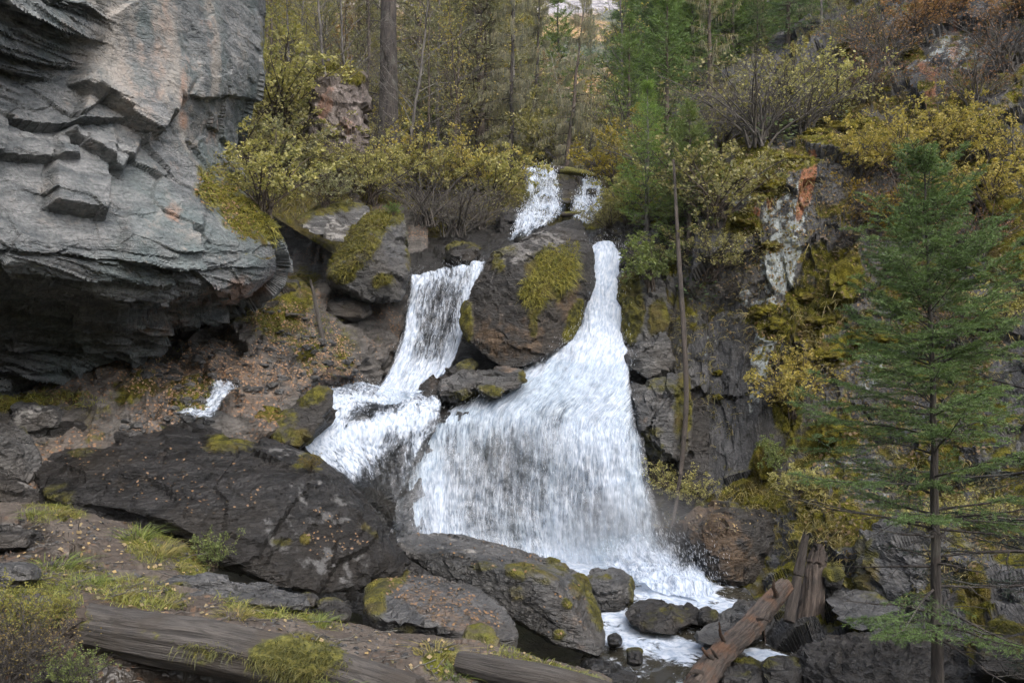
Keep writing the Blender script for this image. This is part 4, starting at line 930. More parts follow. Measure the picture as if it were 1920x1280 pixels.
MAIN = water('waterfall', MAIN_ROWS,
  280, 210, M_CURT, 'main waterfall: narrow white chute fanning into a wide streaky curtain', 'waterfall',
  lambda V, s, t: 0.46 + 0.58 * (1 - smooth(t, .35, .62)) + 0.34 * smooth(t, .82, .95) * smooth(s, .3, .7) + 0.28 * pmask(V, [(790, 880, 60, 110, -8, 1), (870, 775, 110, 18, 0, 1.2), (1000, 740, 110, 50, -25, 1.1), (1120, 760, 70, 90, 0, 1), (1060, 880, 40, 130, 0, .35), (1190, 930, 50, 120, 10, .7)], .6)
     - 0.22 * pmask(V, [(930, 920, 90, 100, 0, 1), (1100, 930, 60, 80, 0, .6)], .6) - 0.25 * pmask(V, [(838, 850, 16, 70, -12, .8), (785, 860, 12, 60, 12, .7)], .5) + 0.14 * fbm(V, 1.7, 3, 13) - 0.7 * (1 - edge(s, .09)),
  lump=0.07, streak=0.045, drops=7000, seed=7, out=0.3, lift=0.14, ssc=(8, 1.5), dlen=(.01, .04))
VEIL = water('thrown_veil', [[(u, v, d - 0.22 - 0.25 * j / 13) for (u, v, d) in r] for j, r in enumerate(MAIN_ROWS)][5:], 190, 170, M_CURT, None, None,
  lambda V, s, t: 0.26 + 0.2 * fbm(V, 1.3, 3, 33) + 0.22 * smooth(t, .6, 1) + 0.2 * pmask(V, [(1130, 800, 60, 120, 0, 1), (800, 900, 50, 100, -8, 1)], .6) - 0.7 * (1 - edge(s, .14)), lump=0.08, streak=0.04, seed=17, ssc=(7, 1.4))
VEIL.parent = MAIN
del VEIL['kind']
# splash mound at the foot
water('splash', [
  [(1120,1010,13.4),(1180,1000,13.4),(1230,1005,13.3),(1275,1020,13.0),(1310,1050,12.8)], [(1110,1045,12.9),(1180,1030,12.9),(1240,1035,12.8),(1290,1055,12.5),(1330,1085,12.3)],
  [(1120,1075,12.4),(1190,1065,12.4),(1260,1075,12.2),(1310,1095,11.9),(1345,1115,11.8)], [(1180,1108,11.6),(1220,1105,11.6),(1270,1115,11.5),(1320,1130,11.3),(1365,1140,11.2)]],
  90, 110, M_CASC, 'foaming white splash where the main fall strikes the pool', 'splash',
  lambda V, s, t: 0.66 * edge(s, .2) * smooth(t, -.02, .4) + 0.2 * fbm(V, 2.5, 3, 14) - 0.25 * pmask(V, [(1290, 1040, 26, 22, 0, 1)], .5), lump=0.16, streak=0.08, drops=1600, seed=8, out=0.55, ssc=(4, 4), dlen=(.01, .05), fall=0.5)
# pool and outflow
POOL = water('stream', [
  [(1000,1036,13.6),(1130,1040,13.6),(1230,1045,13.5),(1380,1060,13.3)], [(1030,1065,12.75),(1140,1072,12.6),(1250,1080,12.4),(1400,1100,12.1)], [(1060,1100,11.9),(1180,1108,11.75),(1290,1116,11.6),(1420,1130,11.35)],
  [(1080,1150,10.9),(1190,1155,10.8),(1300,1160,10.7),(1450,1168,10.5)], [(1100,1195,10.1),(1200,1198,10.05),(1300,1202,9.95),(1480,1208,9.8)], [(1090,1235,9.45),(1220,1240,9.35),(1330,1243,9.25),(1500,1246,9.2)], [(1060,1310,8.4),(1240,1312,8.35),(1350,1314,8.3),(1520,1314,8.3)], [(1030,1420,7.2),(1240,1420,7.2),(1350,1420,7.2),(1560,1420,7.2)]],
  180, 140, M_POOL, 'foaming stream running from the pool between the stones', 'stream',
  lambda V, s, t: 0.25 + pmask(V, [(1100, 1060, 120, 26, 8, .7), (1270, 1105, 90, 40, 10, .7), (1170, 1180, 60, 34, 12, .62), (1230, 1210, 90, 22, 10, .62), (1290, 1222, 60, 12, 0, .4), (1360, 1140, 40, 20, 0, .5), (1440, 1228, 50, 10, 10, .62), (1480, 1180, 40, 30, 0, .5)], .5) * 0.85 + 0.15 * fbm(V, 2.5, 3, 15) - 0.1 * smooth(t, .75, .85), lump=0.05, streak=0.03, drops=900, seed=9, out=0.12, ssc=(4, 4), dlen=(.008, .03), fall=0.0, rows_drop=(0, .7))
# trickle on the left slope
water('waterfall', [
  [(396,732,12.5),(428,733,12.5),(466,738,12.5)], [(394,752,11.95),(416,755,11.9),(440,757,11.9)], [(374,775,11.5),(396,778,11.45),(418,780,11.45)], [(342,788,11.15),(374,796,11.05),(402,802,11.05)], [(312,792,10.9),(345,804,10.75),(385,812,10.7)]],
  80, 50, M_CASC, 'small white trickle sliding between mossy rocks on the left slope', 'waterfall', lambda V, s, t: 0.6 * edge(s, .3) + 0.3 * fbm(V, 4, 3, 16) - 0.4 * smooth(t, .8, 1) - 0.3 * smooth(t, .12, 0), lump=0.06, streak=0.04, drops=200, seed=10, out=0.08, lift=0.17)
print('water', round(time.time() - T0, 1))
# ------------------------------------------------------------------ plants: materials and generators
def leaf_mat(name, trans=0.35, rough=0.7, spread=0.5):
    k = NT(name)
    oi = k.t.nodes.new('ShaderNodeObjectInfo')
    at = k.t.nodes.new('ShaderNodeAttribute'); at.attribute_name = 'tint'
    t = at.outputs['Fac']
    dark = k.mix(1.0, oi.outputs['Color'], (0.42, 0.5, 0.5), 'MULTIPLY')
    warm = k.mix(1.0, oi.outputs['Color'], (1.22, 1.12, 0.85), 'MULTIPLY')
    c = k.mix(k.rng(t, 0.0, 0.55), dark, oi.outputs['Color'])
    c = k.mix(k.rng(t, 0.6, 1.0, 0, 0.9), c, warm)
    d = k.n('BsdfPrincipled', 0, None, Base_Color=c, Roughness=rough)
    tr = k.n('BsdfTranslucent', 0, None, Color=k.mix(1.0, c, (1.1, 1.15, 0.7), 'MULTIPLY'))
    return k.finish(k.n('MixShader', 0, None, i0=trans, i1=d, i2=tr))
M_LEAF = leaf_mat('leaf', 0.42)
M_NEEDLE = leaf_mat('needle', 0.28, 0.6)
M_BLADE = leaf_mat('grass_blade', 0.3, 0.6)

def bark_mat():
    k = NT('bark')
    oi = k.t.nodes.new('ShaderNodeObjectInfo')
    co = k.n('TexCoord', 3)
    mp = k.n('Mapping', 0, None, Vector=co, Scale=(9, 9, 1.6))
    n1 = k.noise(mp, 2.0, 4, 0.65, 0.5); n2 = k.noise(co, 3.0, 3)
    c = k.mix(k.rng(n1, 0.35, 0.65), k.mix(1.0, oi.outputs['Color'], (0.35, 0.35, 0.38), 'MULTIPLY'), oi.outputs['Color'])
    c = k.mix(k.rng(n2, 0.5, 0.75, 0, 0.5), c, (0.16, 0.165, 0.14))
    return k.finish(k.n('BsdfPrincipled', 0, None, Base_Color=c, Roughness=0.9, Normal=k.n('Bump', 0, None, Strength=1.0, Distance=0.04, Height=n1)))
M_BARK = bark_mat()

def wood_mat(name, ca, cb, cc, moss=True):
    k = NT(name)
    uv = k.n('UVMap', 0, {'uv_map': 'grain'})
    co = k.n('TexCoord', 3)
    m1 = k.n('Mapping', 0, None, Vector=uv, Scale=(15, 2.2, 1))
    m2 = k.n('Mapping', 0, None, Vector=uv, Scale=(90, 5, 1))
    n1 = k.noise(m1, 1.0, 5, 0.7, 1.6); n2 = k.noise(m2, 1.0, 3, 0.6, 0.3); n3 = k.noise(co, 4, 4)
    c = k.mix(k.rng(n1, 0.38, 0.62), ca, cb)
    c = k.mix(k.rng(n3, 0.45, 0.68), c, cc)
    c = k.mix(k.rng(n2, 0.35, 0.6, 0.55, 0), c, k.mix(1.0, c, (0.45, 0.43, 0.42), 'MULTIPLY'))
    at = k.t.nodes.new('ShaderNodeAttribute'); at.attribute_name = 'tint'
    mf = k.rng(k.math('ADD', at.outputs['Fac'], k.math('MULTIPLY', k.math('SUBTRACT', k.noise(co, 9, 4), 0.5), 1.2)), 0.42, 0.6)
    c = k.mix(mf, c, k.mix(k.rng(k.noise(co, 40, 3), 0.35, 0.65), (0.05, 0.052, 0.01), (0.15, 0.14, 0.025)))
    h = k.math('ADD', n1, k.math('MULTIPLY', n2, 0.5))
    return k.finish(k.n('BsdfPrincipled', 0, None, Base_Color=c, Roughness=0.85, Normal=k.n('Bump', 0, None, Strength=0.9, Distance=0.025, Height=h)))
M_OLDWOOD = wood_mat('weathered_wood', (0.04, 0.035, 0.031), (0.1, 0.089, 0.079), (0.058, 0.047, 0.037))
M_ORANGE = wood_mat('orange_bark', (0.05, 0.04, 0.034), (0.13, 0.1, 0.08), (0.165, 0.088, 0.05))
M_SNAG = wood_mat('dead_wood', (0.05, 0.04, 0.034), (0.11, 0.09, 0.075), (0.035, 0.03, 0.026))

class MB:
    def __init__(self): self.V, self.F, self.T, self.n = [], {3: [], 4: []}, [], 0
    def add(self, V, F, tint=0.5):
        V = np.asarray(V).reshape(-1, 3); F = np.asarray(F)
        if not len(F): return
        self.F[F.shape[1]].append(F + self.n)
        self.V.append(V); self.n += len(V)
        self.T.append(np.broadcast_to(tint, (len(V),)))
    def mesh(self, name):
        me = mesh_np(name, np.concatenate(self.V), [np.concatenate(f) for f in self.F.values() if f])
        set_float(me, np.concatenate(self.T), 'tint')
        return me

def unit(v): return v / np.maximum(np.linalg.norm(v, axis=-1, keepdims=True), 1e-9)

def tubes(Pt, Rd, k=3):
    """Many tubes at once: Pt (B,n,3), Rd (B,n)."""
    B, n, _ = Pt.shape
    T = unit(np.gradient(Pt, axis=1))
    ref = np.where(np.abs(T[..., 2:3]) > 0.9, np.array([1.0, 0, 0]), np.array([0, 0, 1.0]))
    a = unit(np.cross(T, ref)); b = np.cross(T, a)
    ang = 2 * np.pi * np.arange(k) / k
    V = Pt[:, :, None] + Rd[:, :, None, None] * (np.cos(ang)[None, None, :, None] * a[:, :, None] + np.sin(ang)[None, None, :, None] * b[:, :, None])
    i = np.arange(n - 1)[:, None]; j = np.arange(k)[None]
    f = np.stack([i * k + j, i * k + (j + 1) % k, (i + 1) * k + (j + 1) % k, (i + 1) * k + j], 2).reshape(-1, 4)
    F = (f[None] + (np.arange(B) * n * k)[:, None, None]).reshape(-1, 4)
    return V.reshape(-1, 3), F

def at_t(Pt, Rd, t):
    """Points, tangents and radii at parameters t (B,m) along paths."""
    B, n, _ = Pt.shape
    x = t * (n - 1); i = np.minimum(x.astype(int), n - 2); f = (x - i)[..., None]
    bi = np.arange(B)[:, None]
    p = Pt[bi, i] * (1 - f) + Pt[bi, i + 1] * f
    return p, unit(Pt[bi, i + 1] - Pt[bi, i]), Rd[bi, i] * (1 - f[..., 0]) + Rd[bi, i + 1] * f[..., 0]

def spawn(rg, Pt, Rd, m, t0, t1, ang, L, n=5, up=0.0, wob=0.12, rk=0.55, curve=0.0, taper=0.6, flat=0.0, rmin=0.0):
    B = len(Pt)
    t = t0 + (t1 - t0) * (np.arange(m)[None] + rg.random((B, m))) / m
    p, T, r = at_t(Pt, Rd, t)
    perp = rg.normal(0, 1, (B, m, 3))
    if flat:
        side = np.where((np.arange(m) % 2)[None, :, None] == 0, 1.0, -1.0)
        perp = perp * (1 - flat) + flat * 3 * side * np.cross(T, np.array([0, 0, 1.0]))
    perp = unit(perp - (perp * T).sum(2, keepdims=True) * T)
    a = R(ang) * rg.uniform(0.75, 1.2, (B, m, 1))
    d = unit(np.cos(a) * T + np.sin(a) * perp + np.array([0, 0, up]))
    plen = np.linalg.norm(np.diff(Pt, axis=1), axis=2).sum(1)[:, None]
    ln = (L * plen * (1 - taper * t) * rg.uniform(0.6, 1.25, (B, m)))
    s = np.linspace(0, 1, n)[None, None, :, None]
    path = p[:, :, None] + d[:, :, None] * ln[:, :, None, None] * s + np.array([0, 0, 1.0]) * curve * ln[:, :, None, None] * s ** 2
    w = np.cumsum(rg.normal(0, 1, (B, m, n, 3)), 2); w -= w[:, :, :1]
    path = path + w * wob * ln[:, :, None, None] / n
    rad = np.maximum(r[:, :, None] * rk * (1 - 0.75 * np.linspace(0, 1, n)[None, None]), rmin)
    return path.reshape(B * m, n, 3), rad.reshape(B * m, n)

def leafquads(rg, p, d, L, W, roll=1.0):
    n = len(p)
    d = unit(d); s = unit(np.cross(d, rg.normal(0, 1, (n, 3)) * roll + np.array([0, 0, 1.0])))
    L = np.asarray(L)[:, None]; W = np.asarray(W)[:, None]
    nrm = np.cross(s, d)
    V = np.stack([p, p + d * L * 0.5 + s * W * 0.5 + nrm * L * .06, p + d * L, p + d * L * 0.5 - s * W * 0.5 + nrm * L * .06], 1)
    return V.reshape(-1, 3), np.arange(4 * n).reshape(n, 4)

def slivers(rg, p, d, L, W):
    n = len(p)
    d = unit(d); s = unit(np.cross(d, rg.normal(0, 1, (n, 3))))
    L = np.asarray(L)[:, None]; W = np.asarray(W)[:, None]
    V = np.stack([p - s * W * .5, p + s * W * .5, p + d * L], 1)
    return V.reshape(-1, 3), np.arange(3 * n).reshape(n, 3)

def trunk_path(rg, H, n=14, lean=(0, 0), wob=0.02, bend=0.0):
    s = np.linspace(0, 1, n)
    x = np.cumsum(rg.normal(0, wob * H / n, n)); y = np.cumsum(rg.normal(0, wob * H / n, n))
    x -= x[0]; y -= y[0]
    return np.stack([x + lean[0] * H * s + bend * H * s * s, y + lean[1] * H * s, H * s], 1)[None]

def g_shrub(seed, H=1.0, Rr=0.8, stems=16, leaves=2200, L=0.05, W=0.032, droop=-0.1, low=0.25, thin=0.006, tw=7):
    rg = np.random.default_rng(seed)
    st, fo = MB(), MB()
    az = rg.random(stems) * 2 * np.pi; rr = np.sqrt(rg.random(stems)) * Rr; hh = H * rg.uniform(0.6, 1.0, stems) * (1 - 0.35 * (rr / Rr) ** 2)
    tip = np.stack([np.cos(az) * rr, np.sin(az) * rr, hh], 1)
    s = np.linspace(0, 1, 7)[None, :, None]
    base = rg.normal(0, 0.06 * Rr, (stems, 1, 3)) * [1, 1, 0]
    path = base + tip[:, None] * np.concatenate([s ** 1.4, s ** 1.4, s ** 0.85], 2)
    path = path + np.cumsum(rg.normal(0, 0.02 * H, path.shape), 1) * s
    rad = thin * H ** 0.5 * (1.1 - 0.8 * s[..., 0]) * np.ones((stems, 1)) * 1.6
    st.add(*tubes(path, rad, 4))
    p2, r2 = spawn(rg, path, rad, tw, low, 1.0, 45, 0.42, 5, 0.15, 0.2, 0.6, droop, rmin=.0015)
    st.add(*tubes(p2, r2, 3))
    p3, r3 = spawn(rg, p2, r2, 4, 0.2, 1.0, 45, 0.5, 4, 0.05, 0.2, 0.7, droop, rmin=.001)
    st.add(*tubes(p3, r3, 3))
    if leaves:
        allp = np.concatenate([p3, p2[:, 1:]]) if False else p3
        bi = rg.integers(0, len(allp), leaves); t = rg.random((leaves, 1)) ** 0.7
        p, T, _ = at_t(allp[bi], np.ones(allp[bi].shape[:2]), t)
        p = p[:, 0] + rg.normal(0, 0.012, (leaves, 3)); T = T[:, 0]
        d = T + rg.normal(0, 0.8, (leaves, 3)) + [0, 0, -0.15]
        cl = u01(hash01(bi, bi * 0, bi * 0, seed))
        sc = rg.uniform(0.45, 1.5, leaves)
        V, F = leafquads(rg, p, d, L * sc, W * sc)
        fo.add(V, F, np.repeat(np.clip(0.35 * cl + 0.65 * rg.random(leaves), 0, 1), 4))
    return {'stems': st.mesh('stems'), 'foliage': fo.mesh('foliage') if leaves else None}

def g_tree(seed, H=7.0, r0=0.09, nb=22, t0=0.3, bl=0.3, ang=45, leaves=1500, L=0.06, W=0.045, lean=(0, 0), up=0.15, sub=6, sub2=4, wob=0.03, curve=0.0, bend=0.0, rk1=0.4):
    rg = np.random.default_rng(seed)
    tk, st, fo = MB(), MB(), MB()
    T = trunk_path(rg, H, 16, lean, wob, bend)
    s = np.linspace(0, 1, 16)
    rad = (r0 * (1 - 0.85 * s) + 0.35 * r0 * np.exp(-s * 25))[None]
    tk.add(*tubes(T, rad, 10))
    p1, r1 = spawn(rg, T, rad, nb, t0, 0.98, ang, bl, 7, up, 0.2, rk1, curve, 0.55, rmin=.004)
    st.add(*tubes(p1, r1, 4))
    p2, r2 = spawn(rg, p1, r1, sub, 0.2, 1.0, 42, 0.45, 5, up * .5, 0.22, 0.55, curve, rmin=.003)
    st.add(*tubes(p2, r2, 3))
    p3, r3 = spawn(rg, p2, r2, sub2, 0.2, 1.0, 42, 0.5, 4, 0, 0.25, 0.6, curve, rmin=.0025)
    st.add(*tubes(p3, r3, 3))
    if leaves:
        bi = rg.integers(0, len(p3), leaves); t = rg.random((leaves, 1))
        p, Tn, _ = at_t(p3[bi], np.ones(p3[bi].shape[:2]), t)
        d = Tn[:, 0] + rg.normal(0, 0.9, (leaves, 3)) + [0, 0, -0.3]
        sc = rg.uniform(0.6, 1.25, leaves)
        V, F = leafquads(rg, p[:, 0], d, L * sc, W * sc)
        fo.add(V, F, np.repeat(rg.random(leaves), 4))
    return {'trunk': tk.mesh('trunk'), 'branches': st.mesh('branches'), 'foliage': fo.mesh('foliage') if leaves else None}

def g_conifer(seed, H=9.0, r0=0.13, Rm=1.6, nb=90, t0=0.12, droop=0.25, rise=0.25, m=11, q=5, kk=3, nl=0.1, nw=0.014, prof=0.8, gap=0.15, lean=(0, 0), wob=0.015, lichen=0, e_low=-8, e_top=45, sub=0, dead=0.0, bend=0.0):
    """Trunk, whorled branches with twigs in a flat spray, needles as slivers."""
    rg = np.random.default_rng(seed)
    tk, br, fo = MB(), MB(), MB()
    T = trunk_path(rg, H, 18, lean, wob, bend)
    s = np.linspace(0, 1, 18)
    rad = (r0 * (1 - 0.93 * s) + 0.3 * r0 * np.exp(-s * 30))[None]
    tk.add(*tubes(T, rad, 10))
    t = np.sort(t0 + (0.985 - t0) * rg.random(nb) ** 0.9)
    p, _, rr = at_t(T, rad, t[None]); p, rr = p[0], rr[0]
    az = np.arange(nb) * 2.39996 + rg.normal(0, 0.35, nb)
    x = (t - t0) / (1 - t0)
    ln = Rm * np.minimum((1 - x) ** prof + 0.04, 1) * rg.uniform(1 - gap * 2, 1.1, nb) * np.minimum(0.55 + x * 3, 1)
    el = R(e_low) + (R(e_top) - R(e_low)) * x ** 1.3 + rg.normal(0, 0.1, nb)
    n = 7
    sv = np.linspace(0, 1, n)
    hx = np.stack([np.cos(az), np.sin(az)], 1)
    hor = ln[:, None] * sv * np.cos(el)[:, None]
    ver = ln[:, None] * (sv * np.sin(el)[:, None] - droop * (1 - x)[:, None] * sv ** 2 + rise * sv ** 3)
    path = p[:, None] + np.concatenate([hx[:, None] * hor[..., None], ver[..., None]], 2)
    path = path + np.cumsum(rg.normal(0, 0.012, path.shape), 1) * ln[:, None, None]
    brad = np.maximum((rr * 0.32)[:, None] * (1 - 0.85 * sv), 0.0025)
    br.add(*tubes(path, brad, 4))
    live = np.ones(nb, bool)
    if dead: live = ~((x < dead) & (rg.random(nb) < 0.75))
    p1, r1 = path[live], brad[live]
    p2, r2 = spawn(rg, p1, r1, m, 0.12, 1.0, 52, 0.42, 4, -0.05, 0.12, 0.6, -0.08, 0.62, flat=0.85, rmin=.0018)
    br.add(*tubes(p2, r2, 3))
    allp = [p1, p2]
    if sub:
        p3, r3 = spawn(rg, p2, r2, sub, 0.15, 1.0, 48, 0.5, 3, -0.03, 0.1, 0.7, -0.05, 0.6, flat=0.8, rmin=.0015)
        br.add(*tubes(p3, r3, 3))
        allp.append(p3)
    if dead and (~live).any():
        pd, rd = spawn(rg, path[~live], brad[~live], 7, 0.1, 1.0, 52, 0.38, 4, -0.05, 0.2, 0.6, -0.1, 0.6, flat=0.7, rmin=.0015)
        br.add(*tubes(pd, rd, 3))
    for lev, A in enumerate(allp):
        lens = np.linalg.norm(np.diff(A, axis=1), axis=2).sum(1)
        cnt = np.maximum((lens / q).astype(int), 2) * kk
        if lev == 0: cnt = cnt // 2
        bi = np.repeat(np.arange(len(A)), cnt); N_ = len(bi)
        tt = rg.random((N_, 1)) if lev else 0.35 + 0.65 * rg.random((N_, 1))
        pp, TT, _ = at_t(A[bi], np.ones(A[bi].shape[:2]), tt)
        d = TT[:, 0] * 0.75 + unit(rg.normal(0, 1, (N_, 3))) * 0.75 + [0, 0, 0.12]
        sc = rg.uniform(0.7, 1.2, N_)
        V, F = slivers(rg, pp[:, 0], d, nl * sc, nw * sc)
        clump = u01(hash01(bi, bi * 0 + lev, bi * 0, seed))
        fo.add(V, F, np.repeat(np.clip(0.5 * clump + 0.5 * rg.random(N_), 0, 1), 3))
    out = {'trunk': tk.mesh('trunk'), 'branches': br.mesh('branches'), 'foliage': fo.mesh('foliage')}
    if lichen:
        out['lichen'] = g_strands(rg, np.concatenate([path, path]), lichen)
    return out

def g_strands(rg, paths, count, L=(0.08, 0.38), w=0.009, tip=0.2):
    mb = MB()
    bi = rg.integers(0, len(paths), count); t = tip + (1 - tip) * rg.random((count, 1))
    p, _, _ = at_t(paths[bi], np.ones(paths[bi].shape[:2]), t); p = p[:, 0]
    ln = rg.uniform(*L, count)
    s = np.linspace(0, 1, 3)
    Q = p[:, None] + np.stack([np.zeros((count, 3)), np.zeros((count, 3)), -ln[:, None] * s], 2) + np.cumsum(rg.normal(0, 0.02, (count, 3, 3)), 1) * [1, 1, 0.3]
    V, F = tubes(Q, np.maximum(w * (1 - 0.8 * s)[None] * np.ones((count, 1)), .001), 3)
    mb.add(V, F, np.repeat(rg.random(count), 9))
    return mb.mesh('lichen')

def g_grass(seed, n=140, r=0.12, L=(0.12, 0.3), w=0.005, droop=0.6):
    rg = np.random.default_rng(seed)
    mb = MB()
    a = rg.random(n) * 2 * np.pi; rr = r * np.sqrt(rg.random(n))
    base = np.stack([np.cos(a) * rr, np.sin(a) * rr, -0.02 * np.ones(n)], 1)
    add_blades(mb, rg, base, np.stack([np.cos(a), np.sin(a), np.zeros(n)], 1) * (0.25 + 0.9 * rr / r)[:, None] + rg.normal(0, .3, (n, 3)) * [1, 1, 0], rg.uniform(*L, n), w, droop)
    return mb.mesh('blades')

def add_blades(mb, rg, base, out, L, w, droop, nrm=None):
    n = len(base)
    s = np.array([0, 0.35, 0.7, 1.0])
    upv = np.array([0, 0, 1.0]) if nrm is None else nrm
    d0 = unit((np.broadcast_to(upv, (n, 3))) + out * 0.6)
    Q = base[:, None] + d0[:, None] * (L[:, None] * s)[..., None] + (out[:, None] * 0.5 + np.array([0, 0, -1.0])) * (droop * L[:, None] * s ** 2.2)[..., None]
    side = unit(np.cross(d0, rg.normal(0, 1, (n, 3))))
    W = w * np.array([1, 0.85, 0.55])
    V = np.concatenate([np.stack([Q[:, k] - side * W[k] / 2, Q[:, k] + side * W[k] / 2], 1) for k in range(3)] + [Q[:, 3:4]], 1)
    o = (np.arange(n) * 7)[:, None]
    tint = np.repeat(rg.random(n), 7)
    F4 = np.concatenate([o + np.array([[0, 1, 3, 2]]), o + np.array([[2, 3, 5, 4]])])
    F3 = o + np.array([[4, 5, 6]])
    k0 = mb.n
    mb.V.append(V.reshape(-1, 3)); mb.T.append(tint); mb.n += len(V) * 7
    mb.F[4].append(F4 + k0); mb.F[3].append(F3 + k0)

# leaf / bark colours (real surface colours)
C_YG = (0.40, 0.37, 0.15); C_YEL = (0.42, 0.345, 0.1); C_OLI = (0.29, 0.265, 0.12); C_GRN = (0.19, 0.23, 0.08); C_GREY = (0.32, 0.315, 0.19)
C_ORG = (0.34, 0.19, 0.09); C_RUST = (0.25, 0.13, 0.075); C_PINE = (0.165, 0.245, 0.06); C_SPR = (0.125, 0.2, 0.06); C_LPINE = (0.17, 0.25, 0.05); C_DPINE = (0.1, 0.165, 0.06)
B_GREY = (0.17, 0.155, 0.14); B_DARK = (0.06, 0.05, 0.043); B_BRN = (0.11, 0.085, 0.065); B_WHITE = (0.5, 0.48, 0.45); B_TWIG = (0.13, 0.115, 0.1)

PROTO = {}
def plant(kind, name, label, cat, group, loc, h, colour, bark=B_BRN, rotz=None, tilt=(0, 0), wide=1.0):
    """Copy a prototype's meshes under a new Empty at the plant's base and scale it to height h (metres)."""
    pr, H0 = PROTO[kind]
    e = bpy.data.objects.new(name, None)
    e.empty_display_size = 0.1
    COL.objects.link(e)
    e.location = [float(x) for x in loc]
    k = h / H0
    e.scale = (k * wide, k * wide, k)
    e.rotation_euler = (tilt[0], tilt[1], random.uniform(0, 6.28) if rotz is None else rotz)
    e['label'] = label; e['category'] = cat
    if group: e['group'] = group
    limb = None
    for pn, me in pr.items():
        if me is None: continue
        o = bpy.data.objects.new(pn, me)
        COL.objects.link(o)
        o.parent = e
        if pn in ('branches', 'stems'): limb = o
        elif pn in ('foliage', 'lichen') and limb is not None: o.parent = limb      # leaves and lichen hang on the limbs
        if pn in ('foliage', 'blades'): o.color = (*colour, 1)
        elif pn == 'lichen': o.color = (0.37, 0.35, 0.25, 1)
        else: o.color = (*bark, 1)
    return e

def proto(kind, H0, pr):
    for pn, me in pr.items():
        if me is not None:
            me.materials.append(M_LEAF if (pn == 'foliage' and not kind.startswith(('con', 'spr', 'pine'))) or pn == 'lichen' else M_NEEDLE if pn == 'foliage' else M_BLADE if pn == 'blades' else M_BARK)
    PROTO[kind] = (pr, H0)

proto('shrub_a', 1.0, g_shrub(1, 1.0, 0.75, 20, 5200, 0.03, 0.021))
proto('shrub_b', 1.0, g_shrub(2, 1.0, 0.6, 16, 4200, 0.034, 0.023, droop=-0.25))
proto('shrub_c', 1.0, g_shrub(3, 1.0, 0.95, 24, 6000, 0.027, 0.018))
proto('shrub_d', 1.0, g_shrub(4, 1.0, 0.7, 20, 2800, 0.032, 0.022, low=.15))
proto('twig_a', 1.0, g_shrub(5, 1.0, 0.8, 26, 1100, 0.026, 0.018, droop=-0.1, tw=9))
proto('twig_b', 1.0, g_shrub(6, 1.0, 1.0, 34, 0, droop=-0.35, tw=9))
proto('tree_a', 8.0, g_tree(11, 8.0, 0.07, 26, .12, .3, 45, 6500, .07, .05))
proto('tree_b', 8.0, g_tree(12, 8.0, 0.06, 26, .1, .28, 40, 5000, .07, .05, up=.25))
proto('bare_a', 8.0, g_tree(13, 8.0, 0.05, 30, .12, .32, 50, 0, wob=.04))
proto('bare_b', 8.0, g_tree(14, 8.0, 0.045, 28, .12, .35, 42, 1500, .06, .045, up=.25, wob=.05))
proto('birch', 8.0, g_tree(15, 8.0, 0.065, 26, .35, .24, 42, 1700, .08, .06, wob=.03))
proto('bigtrunk', 16.0, g_tree(16, 16.0, 0.27, 40, .1, .1, 75, 0, up=-.05, wob=.01, curve=-.2, rk1=.08))
proto('pine_a', 9.0, g_conifer(21, 9, .14, 2.2, 95, .08, .2, .35, 11, .10, 6, .13, .02, prof=.65, gap=.25))
proto('pine_b', 9.0, g_conifer(22, 9, .12, 1.9, 85, .1, .15, .3, 11, .10, 6, .13, .02, prof=.6, gap=.3, wob=.03))
proto('pine_lichen', 9.0, g_conifer(23, 9, .12, 1.7, 70, .1, .3, .2, 9, .14, 3, .11, .018, prof=.6, gap=.3, lichen=1400))
proto('con_spruce', 9.0, g_conifer(24, 9, .13, 1.5, 120, .06, .35, .25, 9, .09, 4, .1, .018, prof=.85))
proto('pine_young', 4.0, g_conifer(25, 4, .05, .75, 80, .05, .0, .35, 8, .035, 4, .085, .007, prof=.7, e_low=15, e_top=65, gap=.2))
proto('lichen_tree', 9.0, g_conifer(26, 9, .1, 1.5, 80, .1, .55, .1, 9, .5, 2, .09, .012, prof=.55, gap=.3, lichen=5200, wob=.03, dead=.5))
proto('spruce_near', 4.0, g_conifer(27, 4.0, .045, 1.25, 112, .12, .27, .18, 17, .0036, 1, .026, .0042, prof=.5, gap=.33, e_low=0, e_top=48, sub=6, dead=.3, wob=.03))
proto('spruce_tall', 4.0, g_conifer(28, 4.0, .06, 1.2, 90, .1, .3, .25, 12, .0065, 1, .022, .0034, prof=.6, gap=.2, sub=4))
for i in range(4): proto('grass_%d' % i, 0.25, {'blades': g_grass(40 + i, 170, .13, (.12, .3), .006, [.45, .6, .8, .55][i])})
print('plant protos', round(time.time() - T0, 1), sum(len(m.polygons) for pr, _ in PROTO.values() for m in pr.values() if m))
# ------------------------------------------------------------------ trees and shrubs in their places
def on_floor(u, d):
    x = (u - 960.0) / FPX * d
    q = drop(x, d, 80, [FLOOR])
    z = q[0].z if q else float(terrain_z(np.array(x), np.array(d)))
    return (x, d, z - 0.05)
def on_rock(u, v, sink=0.05, skip=()):
    q = hit(u, v, skip=skip)
    if q is None: return tuple(P(u, v, 20))
    return tuple(np.array(q[0]) - np.array([0, 0, sink]))
PX = lambda px, d: px / FPX * d        # metres spanned by px pixels at distance d

